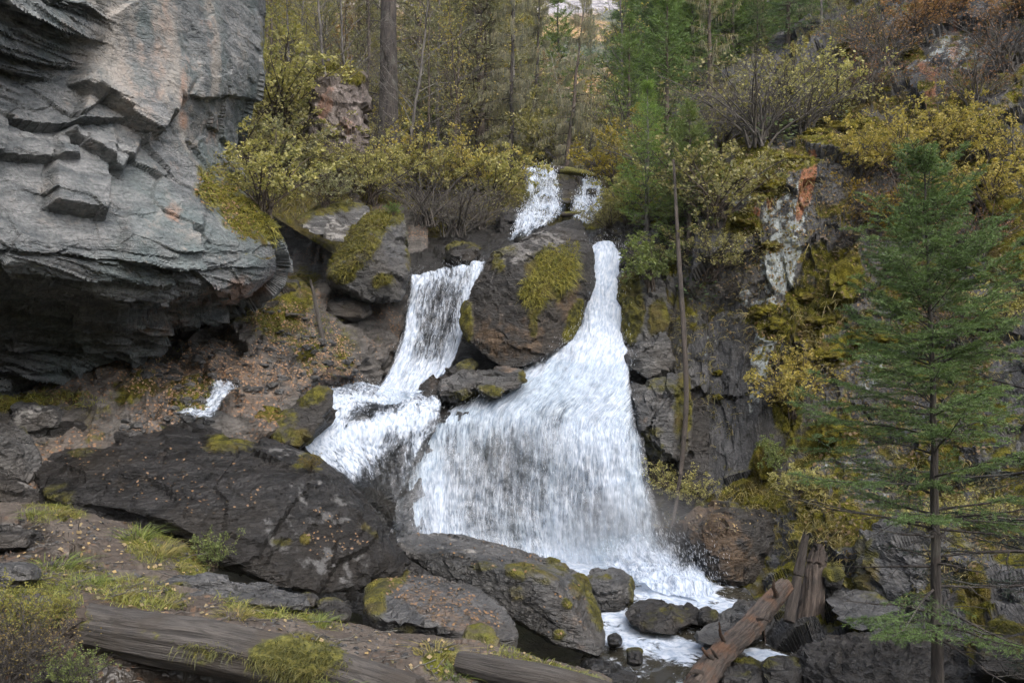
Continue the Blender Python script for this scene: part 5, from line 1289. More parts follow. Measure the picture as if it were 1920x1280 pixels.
# -- individual trees
TREES = [
 # kind, u, d, height m, foliage, bark, name, label, tilt
 ('bigtrunk', 728, 24.5, 17, C_OLI, B_DARK, 'larch_tree', 'thickest dark tree trunk rising above the hollow left of centre', (0, 0)),
 ('lichen_tree', 959, 27.5, 'v-140', C_OLI, B_DARK, 'conifer_tree', 'straight dark-stemmed tree hung with pale lichen left of the upper cascade', (0, 0)),
 ('lichen_tree', 1056, 24.2, 'v-103', C_OLI, B_BRN, 'conifer_tree', 'lichen-draped tree leaning left from the lip of the upper cascade', (0, -.2)),
 ('lichen_tree', 1000, 31, 'v-84', C_OLI, B_DARK, 'conifer_tree', 'greyer lichen tree behind the leaning one', (0, .03)),
 ('lichen_tree', 900, 30, 'v-174', C_OLI, B_BRN, 'conifer_tree', 'scraggy lichen tree left of the straight dark stem', (0, -.05)),
 ('pine_b', 1048, 36, 'v-13', C_PINE, B_DARK, 'pine_tree', 'open green pine standing left of the gap to the mountain', (0, 0)),
 ('con_spruce', 1108, 85, 'v15', C_DPINE, B_DARK, 'spruce_tree', 'small far spruce pointing into the gap below the mountain', (0, 0)),
 ('pine_a', 1168, 50, 'v10', C_PINE, B_BRN, 'pine_tree', 'yellow-green pine right of the far spruce', (0, 0)),
 ('pine_b', 1178, 44, 'v0', (0.10, 0.115, 0.03), B_GREY, 'pine_tree', 'pale-stemmed pine right of the gap', (0, 0)),
 ('pine_a', 1240, 30, 'v-69', C_DPINE, B_DARK, 'pine_tree', 'tall dark pine above the light young pine', (0, 0)),
 ('pine_a', 1300, 27, 'v-67', C_PINE, B_DARK, 'pine_tree', 'broad green pine above the dead pole', (0, 0)),
 ('pine_b', 1355, 26, 'v-120', C_PINE, B_DARK, 'pine_tree', 'mid green pine above the grey dome bush', (0, 0)),
 ('pine_lichen', 1420, 26, 'v-25', C_PINE, B_BRN, 'pine_tree', 'pine hung with lichen above the right cliff', (0, 0)),
 ('pine_b', 1480, 25, 'v-170', C_DPINE, B_BRN, 'pine_tree', 'brown-stemmed pine on the right slope top', (0, 0)),
 ('pine_lichen', 1540, 24, 'v-110', C_PINE, B_GREY, 'pine_tree', 'rightmost grey-green pine along the top of the slope', (0, 0)),
 ('pine_lichen', 1330, 21.5, 'v-104', C_OLI, B_BRN, 'pine_tree', 'drab olive pine behind the dead pole top', (0, 0)),
 ('birch', 1085, 28, 'v105', (0.33, 0.24, 0.15), B_WHITE, 'birch_tree', 'slender white birch leaning right above the yellow bush', (0, .33)),
 ('bare_b', 1120, 33, 'v150', C_ORG, B_GREY, 'bare_tree', 'grey leafless tree behind the white birch', (0, 0)),
 ('bare_a', 650, 23.5, 'v-139', C_YG, B_GREY, 'bare_tree', 'bare grey tree forking right of the pinkish outcrop', (0, .05)),
 ('bare_a', 622, 21.5, 'v-182', C_YG, B_GREY, 'bare_tree', 'slender leafless sapling before the pinkish outcrop', (0, .07)),
 ('bare_b', 600, 27, 'v-88', C_YG, B_GREY, 'bare_tree', 'thin tree with few leaves behind the pinkish outcrop', (0, .06)),
 ('bare_a', 690, 25, 'v-117', C_YG, B_BRN, 'bare_tree', 'leafless tree just left of the thickest trunk', (0, 0)),
 ('bare_a', 765, 23, 'v-105', C_YG, B_GREY, 'bare_tree', 'spreading bare tree just right of the thickest trunk', (0, .15)),
 ('bare_b', 800, 26, 'v-42', C_YG, B_BRN, 'bare_tree', 'twiggy tree arching towards the thickest trunk', (0, -.1)),
 ('bare_a', 850, 28, 'v-103', C_YG, B_BRN, 'bare_tree', 'dark-branched bare tree between the trunk and the lichen trees', (0, .1)),
 ('bare_b', 880, 24, 'v-32', C_YEL, B_BRN, 'bare_tree', 'small tree with a few yellow leaves left of the straight dark stem', (0, -.15)),
 ('tree_b', 920, 33, 'v-98', C_YEL, B_BRN, 'deciduous_tree', 'thin yellow-leaved tree behind the lichen trees', (0, 0)),
 ('tree_a', 540, 25, 'v-84', C_YG, B_GREY, 'deciduous_tree', 'yellow-green tree beside the cliff edge', (0, .05)),
 ('tree_a', 565, 31, 'v-111', C_YEL, B_GREY, 'deciduous_tree', 'tall golden tree behind the cliff edge', (0, 0)),
 ('tree_b', 510, 22, 'v-104', C_YG, B_BRN, 'deciduous_tree', 'slim yellow-green tree against the cliff flank', (0, 0)),
 ('tree_b', 640, 32, 'v-58', (0.26, 0.15, 0.05), B_GREY, 'deciduous_tree', 'orange-tinged tree above the pinkish outcrop', (0, 0)),
 ('pine_b', 590, 38, 'v-95', C_OLI, B_BRN, 'pine_tree', 'dull olive pine far behind the pinkish outcrop', (0, 0)),
 ('pine_a', 690, 42, 'v-150', C_OLI, B_BRN, 'pine_tree', 'hazy pine far behind the thickest trunk', (0, 0)),
 ('pine_lichen', 780, 40, 'v-54', C_OLI, B_BRN, 'pine_tree', 'grey-green pine far right of the thickest trunk', (0, 0)),
 ('pine_b', 860, 45, 'v-149', C_OLI, B_BRN, 'pine_tree', 'dim pine deep in the wood left of the lichen trees', (0, 0)),
 ('pine_a', 960, 52, 'v-190', C_PINE, B_BRN, 'pine_tree', 'far green pine behind the straight dark stem', (0, 0)),
 ('tree_b', 1010, 44, 'v40', C_YG, B_BRN, 'deciduous_tree', 'far yellow-green tree behind the open pine', (0, 0)),
 ('tree_a', 1085, 60, 'v125', C_YEL, B_BRN, 'deciduous_tree', 'far golden tree at the foot of the gap', (0, 0)),
 ('tree_a', 1130, 42, 'v130', C_YG, B_BRN, 'deciduous_tree', 'yellow-green tree under the far spruce', (0, 0)),
 ('bare_b', 1160, 31, 'v-154', C_YG, B_GREY, 'bare_tree', 'dim twiggy tree right of the white birch', (0, 0)),
 ('pine_a', 1200, 38, 'v-139', C_DPINE, B_DARK, 'pine_tree', 'dark pine filling the space behind the pale-stemmed pine', (0, 0)),
 ('pine_a', 1390, 34, 'v-155', C_DPINE, B_BRN, 'pine_tree', 'shadowy pine behind the lichen-hung pine', (0, 0)),
 ('pine_b', 1450, 36, 'v-93', C_PINE, B_BRN, 'pine_tree', 'tall green pine at the top edge right of centre', (0, 0)),
 ('pine_a', 1520, 34, 'v-145', C_PINE, B_BRN, 'pine_tree', 'dark green pine at the top edge above the slope', (0, 0)),
]
for kind, u, d, h, fc, bc, nm, lb, tl in TREES:
    if isinstance(h, str):                 # top given by where it is seen
        h = max((640 - float(h[1:])) / FPX * d - on_floor(u, d)[2], 1.5)
    plant(kind, nm, lb, nm.split('_')[0] + ' tree' if nm.split('_')[0] != 'deciduous' else 'tree', 'trees of the wood above the falls', on_floor(u, d), h, fc, bc, tilt=tl, wide=1.35 if kind.startswith(('pine', 'tree', 'bare')) else 1.0)

# young light pine and the pole tree on the right
plant('pine_young', 'pine_tree', 'light green young pine beside the upper right cascade', 'pine tree', None, P(1213, 452, 16.8), PX(300, 17.4), (0.2, 0.31, 0.06), B_GREY, wide=1.5)
plant('pine_young', 'pine_tree', 'little light green pine just right of the young one', 'pine tree', None, P(1258, 470, 16.4), PX(150, 17.0), (0.2, 0.31, 0.06), B_GREY, wide=1.5)
plant('pine_a', 'pine_tree', 'shaggy green pine whose crown hangs over the long dead pole', 'pine tree', None, P(1292, 520, 15.9), PX(330, 15.9), (0.15, 0.2, 0.055), B_BRN, wide=1.3)
plant('pine_a', 'pine_tree', 'tallest full green pine just right of the upper cascades', 'pine tree', None, P(1250, 450, 18.6), PX(470, 18.6), (0.14, 0.22, 0.06), B_BRN, wide=1.15)
plant('pine_b', 'pine_tree', 'fresh green pine between the golden bush and the young pine', 'pine tree', None, on_floor(1180, 26), (640 - 30) / FPX * 26 - on_floor(1180, 26)[2], (0.16, 0.24, 0.06), B_BRN, wide=1.2)

# -- shrubs: kind, u, v, height px, colour, label
SHR = [
 ('shrub_c', 470, 330, 150, C_OLI, 'olive shrub at the cliff foot beside the moss ledge'),
 ('shrub_a', 500, 400, 150, C_YG, 'yellow-green shrub hanging beside the mossy cliff shoulder'),
 ('shrub_b', 540, 350, 130, C_GREY, 'grey-green shrub above the dark hollow'),
 ('shrub_a', 520, 250, 160, C_YG, 'bright shrub high against the cliff flank'),
 ('shrub_c', 575, 340, 85, C_YG, 'dense yellow-green shrub left of the slender sapling'),
 ('shrub_d', 610, 385, 85, C_GREY, 'pale grey-green bush over the mossy rock'),
 ('shrub_b', 650, 360, 85, C_OLI, 'olive bush right of the slender sapling'),
 ('twig_a', 640, 330, 70, C_OLI, 'twiggy bush beneath the pinkish outcrop'),
 ('shrub_c', 690, 380, 110, C_YG, 'yellow-green bush above the mossy angular boulder'),
 ('shrub_a', 740, 370, 110, C_YG, 'yellow bush at the foot of the thickest trunk'),
 ('shrub_d', 790, 365, 120, C_YEL, 'sparse yellow bush right of the thickest trunk'),
 ('shrub_a', 830, 380, 110, C_YG, 'rounded yellow-green bush above the tangled roots'),
 ('shrub_c', 880, 370, 110, C_YEL, 'golden bush nearest the upper cascade on its left'),
 ('shrub_b', 920, 390, 120, C_YG, 'yellow bush overhanging the rocks left of the upper cascade'),
 ('shrub_c', 860, 320, 90, C_OLI, 'olive bush behind the golden bushes'),
 ('shrub_d', 940, 330, 100, C_YG, 'thin yellow bush left of the cascade top'),
 ('twig_a', 900, 430, 90, C_OLI, 'brown twiggy bush above the left fall lip'),
 ('twig_b', 800, 420, 110, C_OLI, 'bare grey thicket of drooping twigs above the left waterfall'),
 ('twig_b', 850, 440, 100, C_OLI, 'second grey thicket of drooping twigs beside the first'),
 ('twig_b', 760, 350, 110, C_OLI, 'bare arching bush right of the thickest trunk'),
 ('twig_a', 700, 300, 90, C_OLI, 'brown bush left of the thickest trunk base'),
 ('shrub_c', 1120, 330, 90, C_YEL, 'bright yellow bush right of the cascade-top log'),
 ('shrub_a', 1160, 360, 120, (0.3, 0.24, 0.04), 'large golden bush below the leaning birch'),
 ('shrub_b', 1175, 420, 110, C_YG, 'yellow-green bush beside the upper right cascade'),
 ('shrub_c', 1140, 430, 60, C_OLI, 'low olive bush on the tilted slab above the chute'),
 ('twig_a', 1220, 330, 120, C_OLI, 'dull twiggy bush behind the young pine'),
 ('shrub_d', 1300, 400, 150, C_OLI, 'olive bush behind the long dead pole'),
 ('shrub_d', 1345, 420, 160, C_OLI, 'brownish olive bush right of the dead pole'),
 ('shrub_c', 1330, 520, 110, C_OLI, 'olive bush low on the cliff right of the dead pole'),
 ('shrub_b', 1220, 540, 110, C_GRN, 'green bush on the wet wall right of the chute'),
 ('twig_a', 1425, 270, 170, C_OLI, 'big grey dome-shaped bush on the brow of the cliff'),
 ('twig_b', 1410, 250, 110, C_OLI, 'bare grey stems hanging under the dome-shaped bush'),
 ('twig_a', 1350, 280, 120, C_OLI, 'drab bush left of the dome-shaped bush'),
 ('twig_a', 1500, 250, 130, C_YG, 'twiggy yellowish bush right of the dome-shaped bush'),
 ('shrub_d', 1560, 235, 130, C_YG, 'pale yellow bush on the mossy brow'),
 ('shrub_d', 1470, 190, 110, C_OLI, 'olive bush under the brown-stemmed pine'),
 ('twig_a', 1620, 190, 100, C_RUST, 'rust-brown bush above the mossy ledge'),
 ('twig_a', 1660, 120, 110, C_ORG, 'orange-brown bush high on the right slope'),
 ('shrub_d', 1720, 70, 100, C_ORG, 'orange bush left of the grey pinnacle'),
 ('shrub_d', 1780, 40, 90, C_RUST, 'reddish bush on the skyline left of the pinnacle'),
 ('twig_a', 1830, 200, 110, C_RUST, 'red-brown twiggy bush below the pinnacle'),
 ('twig_a', 1890, 130, 120, C_RUST, 'reddish bush right of the pinnacle'),
 ('shrub_d', 1900, 40, 90, C_ORG, 'orange bush in the top right corner'),
 ('twig_a', 1610, 90, 90, C_OLI, 'greyish bush below the rightmost pine'),
 ('shrub_a', 1620, 340, 110, C_YEL, 'leftmost of the bright golden bushes on the right cliff'),
 ('shrub_c', 1690, 330, 120, C_YEL, 'golden bush spreading above the spruce top'),
 ('shrub_a', 1760, 300, 110, C_YEL, 'golden bush right of the spruce top'),
 ('shrub_d', 1640, 430, 110, (0.26, 0.18, 0.035), 'dull golden bush left of the spruce upper branches'),
 ('twig_a', 1700, 420, 110, C_RUST, 'brown twiggy bush behind the spruce top'),
 ('shrub_a', 1860, 400, 120, C_YEL, 'golden bush near the right edge under the dark fronds'),
 ('shrub_c', 1910, 330, 110, C_YEL, 'golden bush cut by the right edge'),
 ('twig_a', 1830, 480, 110, C_RUST, 'dark brown bush behind the right-hand fronds'),
 ('shrub_a', 1490, 775, 115, C_YEL, 'round bright yellow bush clinging to the cliff left of the spruce'),
 ('shrub_b', 1500, 700, 55, C_YEL, 'wispy yellow top sprig above the round yellow bush'),
 ('twig_a', 1800, 640, 110, C_RUST, 'grey-brown bush behind the right side of the spruce'),
 ('shrub_d', 1880, 620, 100, C_YG, 'sparse yellow bush by the right edge, mid height'),
 ('shrub_b', 1500, 930, 70, C_YG, 'yellow-green leafy plant above the brown boulder'),
 ('shrub_b', 1455, 880, 70, C_GRN, 'green leafy plant on the mossy rib of the cliff'),
 ('shrub_d', 1260, 930, 80, C_YG, 'wet yellow-green plants right of the curtain of water'),
 ('shrub_c', 1300, 940, 55, C_YG, 'low grassy plant behind the rusty boulder'),
 ('shrub_d', 1860, 1000, 90, C_YG, 'yellow-green bush behind the spruce stem at right'),
 ('shrub_d', 1740, 1000, 80, C_YG, 'yellow weeds on the rock left of the spruce stem'),
]
for i, (kind, u, v, hp, c, lb) in enumerate(SHR):
    q = hit(u, v)
    if q is None:
        print('no ground for', lb); continue
    loc = np.array(q[0]); d = loc[1]
    plant(kind, 'shrub', lb, 'shrub', 'shrubs on the slopes', loc - [0, 0, .08], PX(hp, d) * 1.15, c, B_TWIG if kind.startswith('twig') else B_BRN, wide=1.15)
# extra undergrowth on the wood floor, each its own plant, hidden among the named ones
rgp = random.Random(5)
for i in range(46):
    u = rgp.uniform(480, 1330); d = rgp.uniform(24, 44)
    if 540 < u < 720 and d < 25: d = 27
    kd = rgp.choice(['shrub_a', 'shrub_b', 'shrub_c', 'shrub_d', 'twig_a'])
    where = 'left of the thickest trunk' if u < 715 else 'between thickest trunk and upper cascade' if u < 1000 else 'behind the golden bush' if u < 1180 else 'under the right-hand pines'
    what = 'twiggy brown' if kd == 'twig_a' else 'leafy'
    plant(kd, 'shrub', '%s shrub in the dim wood %s' % (what, where), 'shrub', '%s undergrowth %s' % (what, where), on_floor(u, d), rgp.uniform(1.4, 3.0), rgp.choice([C_YG, C_OLI, C_OLI, C_GREY, C_YEL, C_GRN]), B_TWIG)
PLACES = [(470, 620, 'left of the pinkish outcrop'), (620, 720, 'behind the thickest trunk'), (720, 850, 'right of the thickest trunk'), (850, 1010, 'behind the lichen trees')]
for i in range(64):
    u = rgp.uniform(470, 990); d = rgp.uniform(27, 62)
    kd = rgp.choice(['bare_a', 'bare_b', 'tree_b', 'pine_b', 'tree_a', 'pine_lichen', 'pine_a'])
    what = {'bare': 'leafless grey tree', 'tree': 'thin yellow-green tree', 'pine': 'dull olive pine'}[kd[:4]]
    where = [w for a_, b_, w in PLACES if a_ <= u <= b_][0]
    far = 'far back in' if d > 44 else 'within'
    plant(kd, 'background_tree', '%s %s the wood %s' % (what, far, where), 'tree', '%ss %s the wood %s' % (what, far, where), on_floor(u, d), max((640 - rgp.uniform(-160, 60)) / FPX * d - on_floor(u, d)[2], 3), rgp.choice([C_YG, C_OLI, C_GREY, C_GREY]), rgp.choice([B_GREY, B_BRN]), wide=1.4)
for i in range(40):
    u = rgp.uniform(1215, 1720); d = rgp.uniform(25, 52)
    kd = rgp.choice(['pine_a', 'pine_b', 'con_spruce', 'pine_a'])
    where = 'above the dead pole' if u < 1330 else 'above the dome-shaped bush' if u < 1500 else 'above the mossy brow'
    far = 'far back in' if d > 38 else 'within'
    what = 'dark pointed spruce' if kd == 'con_spruce' else 'broad green pine'
    plant(kd, 'background_tree', '%s %s the wood %s' % (what, far, where), 'tree', '%ss %s the wood %s' % (what, far, where), on_floor(u, d), max((640 - rgp.uniform(-160, 0)) / FPX * d - on_floor(u, d)[2], 3), rgp.choice([C_DPINE, C_PINE, C_PINE]), B_BRN, wide=1.4)

# -- near spruces on the right
plant('spruce_near', 'spruce_tree', 'young green spruce in front of the right cliff, bare-stemmed at the base', 'spruce tree', None, P(1756, 1330, 6.6), PX(1035, 6.6), C_SPR, B_DARK, rotz=0.4, tilt=(0, -.03))
plant('spruce_tall', 'spruce_tree', 'dark spruce fronds reaching in from the right edge', 'spruce tree', None, P(2130, 1400, 7.0), PX(1500, 7.0), (0.02, 0.045, 0.03), B_DARK, rotz=1.0)

# -- fallen wood
M_STUMP = wood_mat('broken_stump_wood', (0.05, 0.036, 0.028), (0.13, 0.1, 0.08), (0.035, 0.03, 0.026))
def log(name, label, path, radii, mat, n=140, k=36, seed=1, rough=0.12, moss=(), stubs=(), cat='log', ragged=0.0, plates=0.0):
    rg = np.random.default_rng(seed)
    C = catmull(np.array([P(*p) for p in path]), n, 0)
    rad = catmull(np.array(radii, float), n, 0)
    V, F = tubes(C[None], rad[None], k)
    V = V.reshape(n, k, 3)
    out = unit(V - C[:, None])
    s = np.concatenate([[0], np.cumsum(np.linalg.norm(np.diff(C, axis=0), axis=1))])
    a = np.linspace(0, 2 * np.pi, k, endpoint=False)
    Q = np.stack([np.cos(a)[None] * 2.2 + 0 * s[:, None], np.sin(a)[None] * 2.2 + 0 * s[:, None], s[:, None] * 0.9 + 0 * a[None]], 2).reshape(-1, 3)
    h = rough * (fbm(Q, 1.3, 4, seed) + 0.5 * fbm(Q * [1, 1, .3], 4.0, 3, seed + 1)).reshape(n, k) * rad[:, None]
    if plates:
        h = h + plates * rad[:, None] * (facets(Q * [1, 1, 2.2], (.55, .55, .5), seed + 4, .5)[0] * .6 + fbm(Q, 5, 3, seed + 5)).reshape(n, k)
    if ragged:
        ax = unit(C[-1] - C[-2]); m = n // 3
        jag = ragged * (0.6 + vnoise(np.stack([np.cos(a) * 3, np.sin(a) * 3, 0 * a], 1), 1.0, seed + 9) + 0.5 * vnoise(np.stack([np.cos(a) * 9, np.sin(a) * 9, 0 * a], 1), 1.0, seed + 8))
        V[-m:] = V[-m:] + (np.linspace(0, 1, m) ** 1.5)[:, None, None] * jag[None, :, None] * ax
    V = V + out * h[..., None]
    caps = [C[0] + 0.15 * (V[0].mean(0) - C[0]), C[-1]]
    VV = np.concatenate([V.reshape(-1, 3), [V[0].mean(0)], [V[-1].mean(0)]])
    j = np.arange(k)
    c0 = np.stack([np.full(k, n * k), (j + 1) % k, j], 1); c1 = np.stack([np.full(k, n * k + 1), (n - 1) * k + j, (n - 1) * k + (j + 1) % k], 1)
    me = mesh_np(name, VV, [F, c0, c1])
    UV = np.concatenate([np.stack([np.abs(a / (2 * np.pi) - .5)[None] * 2 * 0.9 + 0 * s[:, None], s[:, None] + 0 * a[None]], 2).reshape(-1, 2), [[0, 0], [0, s[-1]]]])
    li = np.empty(len(me.loops), np.int32); me.loops.foreach_get('vertex_index', li)
    me.uv_layers.new(name='grain').data.foreach_set('uv', UV[li].astype(np.float32).ravel())
    set_float(me, np.clip(pmask(VV, moss, .5), 0, 1), 'tint')
    o = put(name, me, mat, label, cat, solid=True)
    for q in stubs:
        b = np.array([P(*p) for p in q[0]])
        Cb = catmull(b, 8, 0)
        Vb, Fb = tubes(Cb[None], np.linspace(q[1] * .6, q[1] * 0.12, 8)[None], 8)
        ns = len(Vb)
        Vb = np.concatenate([Vb + rg.normal(0, q[1] * .08, Vb.shape), [Cb[-1]]])
        mb = mesh_np('branch_stub', Vb, [Fb, np.stack([np.full(8, ns), 56 + np.arange(8), 56 + (np.arange(8) + 1) % 8], 1)])
        mb.uv_layers.new(name='grain'); set_float(mb, np.zeros(len(Vb)), 'tint')
        put('branch_stub', mb, mat, parent=o)
    return o
LOG = log('fallen_log', 'thick weathered grey log lying along the foreground bank', [(30,1128,5.4),(110,1162,5.15),(250,1190,4.95),(380,1210,4.85),(500,1235,4.75),(640,1268,4.65),(780,1310,4.5)], [.09,.11,.125,.135,.135,.125,.11], M_OLDWOOD, 200, 60, 3, .22,
    moss=[(130, 1160, 50, 30, 0, .6), (270, 1190, 40, 14, 0, .5), (560, 1225, 80, 40, 0, 1), (380, 1230, 30, 20, 0, .45)], )
log('fallen_log', 'slim bleached log half buried at the bottom edge', [(862,1240,5.2),(940,1258,5.05),(1040,1276,4.95),(1180,1310,4.9)], [.06,.075,.075,.06], M_OLDWOOD, 120, 36, 4, .16)
log('fallen_log', 'fallen orange-barked log with broken stubs lying across the stream', [(1472,1098,9.5),(1440,1135,9.1),(1405,1178,8.7),(1365,1215,8.2),(1335,1248,7.8),(1300,1300,7.3)], [.085,.095,.1,.105,.11,.115], M_ORANGE, 220, 60, 5, .14, plates=.2,
    stubs=[([(1360,1205,8.1),(1350,1184,8.0),(1349,1166,7.95)], .035), ([(1335,1235,7.7),(1322,1222,7.6),(1316,1212,7.6)], .04), ([(1345,1232,7.75),(1336,1220,7.7),(1332,1214,7.7)], .03), ([(1456,1116,9.1),(1450,1100,9.0),(1452,1084,9.0)], .05), ([(1420,1160,8.6),(1434,1160,8.5),(1442,1164,8.5)], .03), ([(1430,1165,8.8),(1434,1195,8.75),(1434,1215,8.7)], .022), ([(1315,1262,7.4),(1302,1258,7.35),(1294,1262,7.3)], .05)])
log('dead_stump', 'shattered brown tree stump standing beside the right cliff', [(1518,1180,9.85),(1524,1110,10.05),(1528,1075,10.15),(1533,1050,10.2)], [.14,.12,.11,.09], M_STUMP, 80, 60, 6, .16, plates=.18, cat='stump', ragged=.1)
log('dead_post', 'charred slanting post leaning on the shattered stump', [(1478,1165,9.7),(1490,1110,9.85),(1500,1060,9.95),(1508,1015,10.0)], [.06,.055,.05,.035], M_SNAG, 60, 24, 7, .3, plates=.25, cat='post', ragged=.1)
log('dead_pole', 'long thin dead pole leaning against the cliff right of the main fall', [(1256,1004,13.3),(1268,940,13.6),(1280,850,13.9),(1287,740,14.1),(1282,620,14.3),(1275,520,14.5),(1268,400,14.8),(1263,300,15.2)], [.02,.03,.037,.04,.04,.037,.03,.02], M_SNAG, 160, 12, 8, .25, cat='pole')
log('dead_pole', 'short broken pole leaning in front of the dark hollow', [(606,640,14.2),(598,600,14.4),(590,560,14.6),(582,525,14.7)], [.035,.035,.03,.02], M_OLDWOOD, 50, 10, 9, .2, cat='pole', stubs=[([(600,610,14.4),(610,600,14.3),(616,596,14.3)], .012)])
log('fallen_log', 'mossy log bridging the top of the upper cascade', [(995,322,24.3),(1040,318,24.2),(1080,322,24.1),(1118,330,24.0)], [.09,.1,.1,.08], M_OLDWOOD, 70, 16, 10, .2, moss=[(1090, 320, 40, 12, 0, 1), (1010, 318, 20, 10, 0, .8)])
log('fallen_log', 'short dark log caught across the narrow upper cascade', [(1055,402,20.8),(1085,400,20.6),(1118,396,20.6)], [.06,.065,.055], M_SNAG, 50, 14, 11, .2, moss=[(1085, 396, 30, 6, 0, .7)])
print('plants', round(time.time() - T0, 1), len(bpy.data.objects))
# ------------------------------------------------------------------ moss cushions, grass, leaf litter
def cushions(parent, spots, mat):
    for i, (u, v, a, b) in enumerate(spots):
        q = hit(u, v, only=[parent])
        if q is None: continue
        c = np.array(q[0]); n = np.array(q[1]); d = c[1]
        D, F = ico(4)
        s = np.array([PX(a, d) * .72, min(PX(a, d), .16), PX(b, d) * .8])
        V = D * s
        V = V * (1 + 0.75 * fbm(D + i * 7.3, 1.9, 4, 300 + i, .6))[:, None]
        V[:, 2] = np.where(V[:, 2] < 0, V[:, 2] * .6, V[:, 2])
        V = V + c - n * 0.01
        me = mesh_np('moss_cushion', V, [F])
        M = np.zeros((len(V), 4)); M[:, 0] = 1
        set_masks(me, M)
        put('moss_cushion', me, mat, parent=parent)
M_MOSS = rock_mat('moss_cushion', (0.05, 0.045, 0.01), (0.05, 0.045, 0.01), (0.05, 0.045, 0.01), (0.05, 0.045, 0.01), (0.05, 0.045, 0.01), moss=((0.05, 0.046, 0.007), (0.17, 0.145, 0.018)))
cushions(CLIFF_R, CUSH, M_MOSS)

def ell(rg, blobs, n):
    w = np.array([b[2] * b[3] * b[5] for b in blobs], float); w /= w.sum()
    k = rg.choice(len(blobs), n, p=w)
    out = []
    for i in k:
        u, v, ru, rv, rot, s = blobs[i]
        a = rg.random() * 2 * np.pi; r = math.sqrt(rg.random())
        x, y = r * math.cos(a) * ru, r * math.sin(a) * rv
        c, sn = math.cos(R(rot)), math.sin(R(rot))
        out.append((u + x * c - y * sn, v + x * sn + y * c))
    return out

def blades_on(parent, name, blobs, n, L, w, colour, droop=0.6, seed=1, minz=-2.0, hang=0.0, only=None, kind='stuff', clump=3):
    """Grass or moss fringe rooted on a surface."""
    rg = np.random.default_rng(seed)
    B, N = [], []
    for (u, v) in ell(rg, blobs, n // clump):
        q = hit(u, v, only=only or [parent])
        if q is None or q[1].z < minz: continue
        for _ in range(clump):
            B.append(np.array(q[0]) + rg.normal(0, 0.025, 3) * [1, 1, .3]); N.append(np.array(q[1]))
    if not B: return
    B, N = np.array(B), np.array(N)
    B = B - N * 0.01
    mb = MB()
    nn = unit(N * 0.6 + np.array([0, 0, 0.8 - 1.3 * hang]))
    add_blades(mb, rg, B, unit(N * .6 + rg.normal(0, .6, B.shape)), rg.uniform(*L, len(B)), w, droop, nn)
    o = put(name, mb.mesh(name), M_BLADE, parent=parent, kind=kind)
    o.color = (*colour, 1)
    return o

def leaves_on(parent, name, blobs, n, L, colour, seed=1, only=None, lift=0.012, aspect=.75, stand=0.25, minz=0.15):
    rg = np.random.default_rng(seed)
    B, N = [], []
    for (u, v) in ell(rg, blobs, n):
        q = hit(u, v, only=only or [parent])
        if q is None or q[1].z < minz: continue
        B.append(np.array(q[0])); N.append(np.array(q[1]))
    if not B: return
    B, N = np.array(B), np.array(N); n = len(B)
    nr = unit(N + rg.normal(0, stand, (n, 3)))
    d = unit(np.cross(nr, rg.normal(0, 1, (n, 3)))); s = np.cross(nr, d)
    ln = rg.uniform(*L, n)[:, None]; wd = ln * aspect
    c = B + nr * lift
    V = np.stack([c - d * ln * .5, c + s * wd * .5 + nr * ln * .08, c + d * ln * .5, c - s * wd * .5 + nr * ln * .08], 1).reshape(-1, 3)
    me = mesh_np(name, V, [np.arange(4 * n).reshape(n, 4)], False)
    set_float(me, np.repeat(rg.random(n), 4), 'tint')
    o = put(name, me, M_LEAF, parent=parent, kind='stuff')
    o.color = (*colour, 1)
    return o

C_LIT = (0.3, 0.19, 0.12); C_LITY = (0.4, 0.3, 0.17); C_GRASS = (0.16, 0.2, 0.05); C_DRY = (0.22, 0.19, 0.065); C_MOSS = (0.17, 0.155, 0.03)
# litter
leaves_on(BIG, 'fallen_leaves', [(300, 880, 200, 70, 15, 1), (610, 1000, 50, 50, 35, 1.2), (600, 985, 20, 40, 0, 1.5), (655, 1015, 40, 18, 15, 2.5)], 230, (.018, .04), C_LIT, 3)
leaves_on(SLAB, 'fallen_leaves', [(890, 1030, 140, 28, 14, 1), (1060, 1150, 50, 60, 0, .5)], 90, (.018, .04), C_LIT, 4)
leaves_on(FLAT, 'fallen_leaves', [(820, 1125, 140, 40, 25, 1)], 330, (.02, .045), C_LIT, 5)
leaves_on(SLOPE, 'fallen_leaves', [(420, 690, 200, 50, -8, 1), (600, 680, 80, 60, 0, 1.4), (330, 770, 110, 40, -30, .8), (560, 620, 90, 50, 20, .8), (640, 720, 50, 30, 0, 1.3)], 3400, (.025, .05), (0.36, 0.235, 0.165), 6)
leaves_on(BANK, 'fallen_leaves', [(250, 1060, 240, 80, 10, 1), (700, 1220, 300, 50, 10, .7), (150, 1000, 160, 40, 0, 1), (950, 1240, 200, 30, 10, .5), (330, 1150, 300, 20, 5, .5)], 380, (.018, .04), C_LITY, 7)
leaves_on(CLIFF_R, 'ground_leaves', [(1650, 500, 260, 330, 0, 1), (1450, 350, 120, 130, 0, .7), (1700, 950, 220, 160, 0, .8), (1380, 560, 100, 80, 0, .5), (1700, 180, 220, 120, 0, 1)], 7000, (.03, .07), (0.2, 0.14, 0.08), 8, minz=-.3, stand=.7, lift=.03)
leaves_on(CLIFF_L, 'fallen_leaves', [(410, 350, 40, 50, 35, 1), (455, 410, 40, 35, 35, 1)], 300, (.03, .05), C_LIT, 9)
leaves_on(BROWN, 'fallen_leaves', [(1360, 970, 80, 30, 0, 1)], 70, (.02, .04), C_LITY, 10)
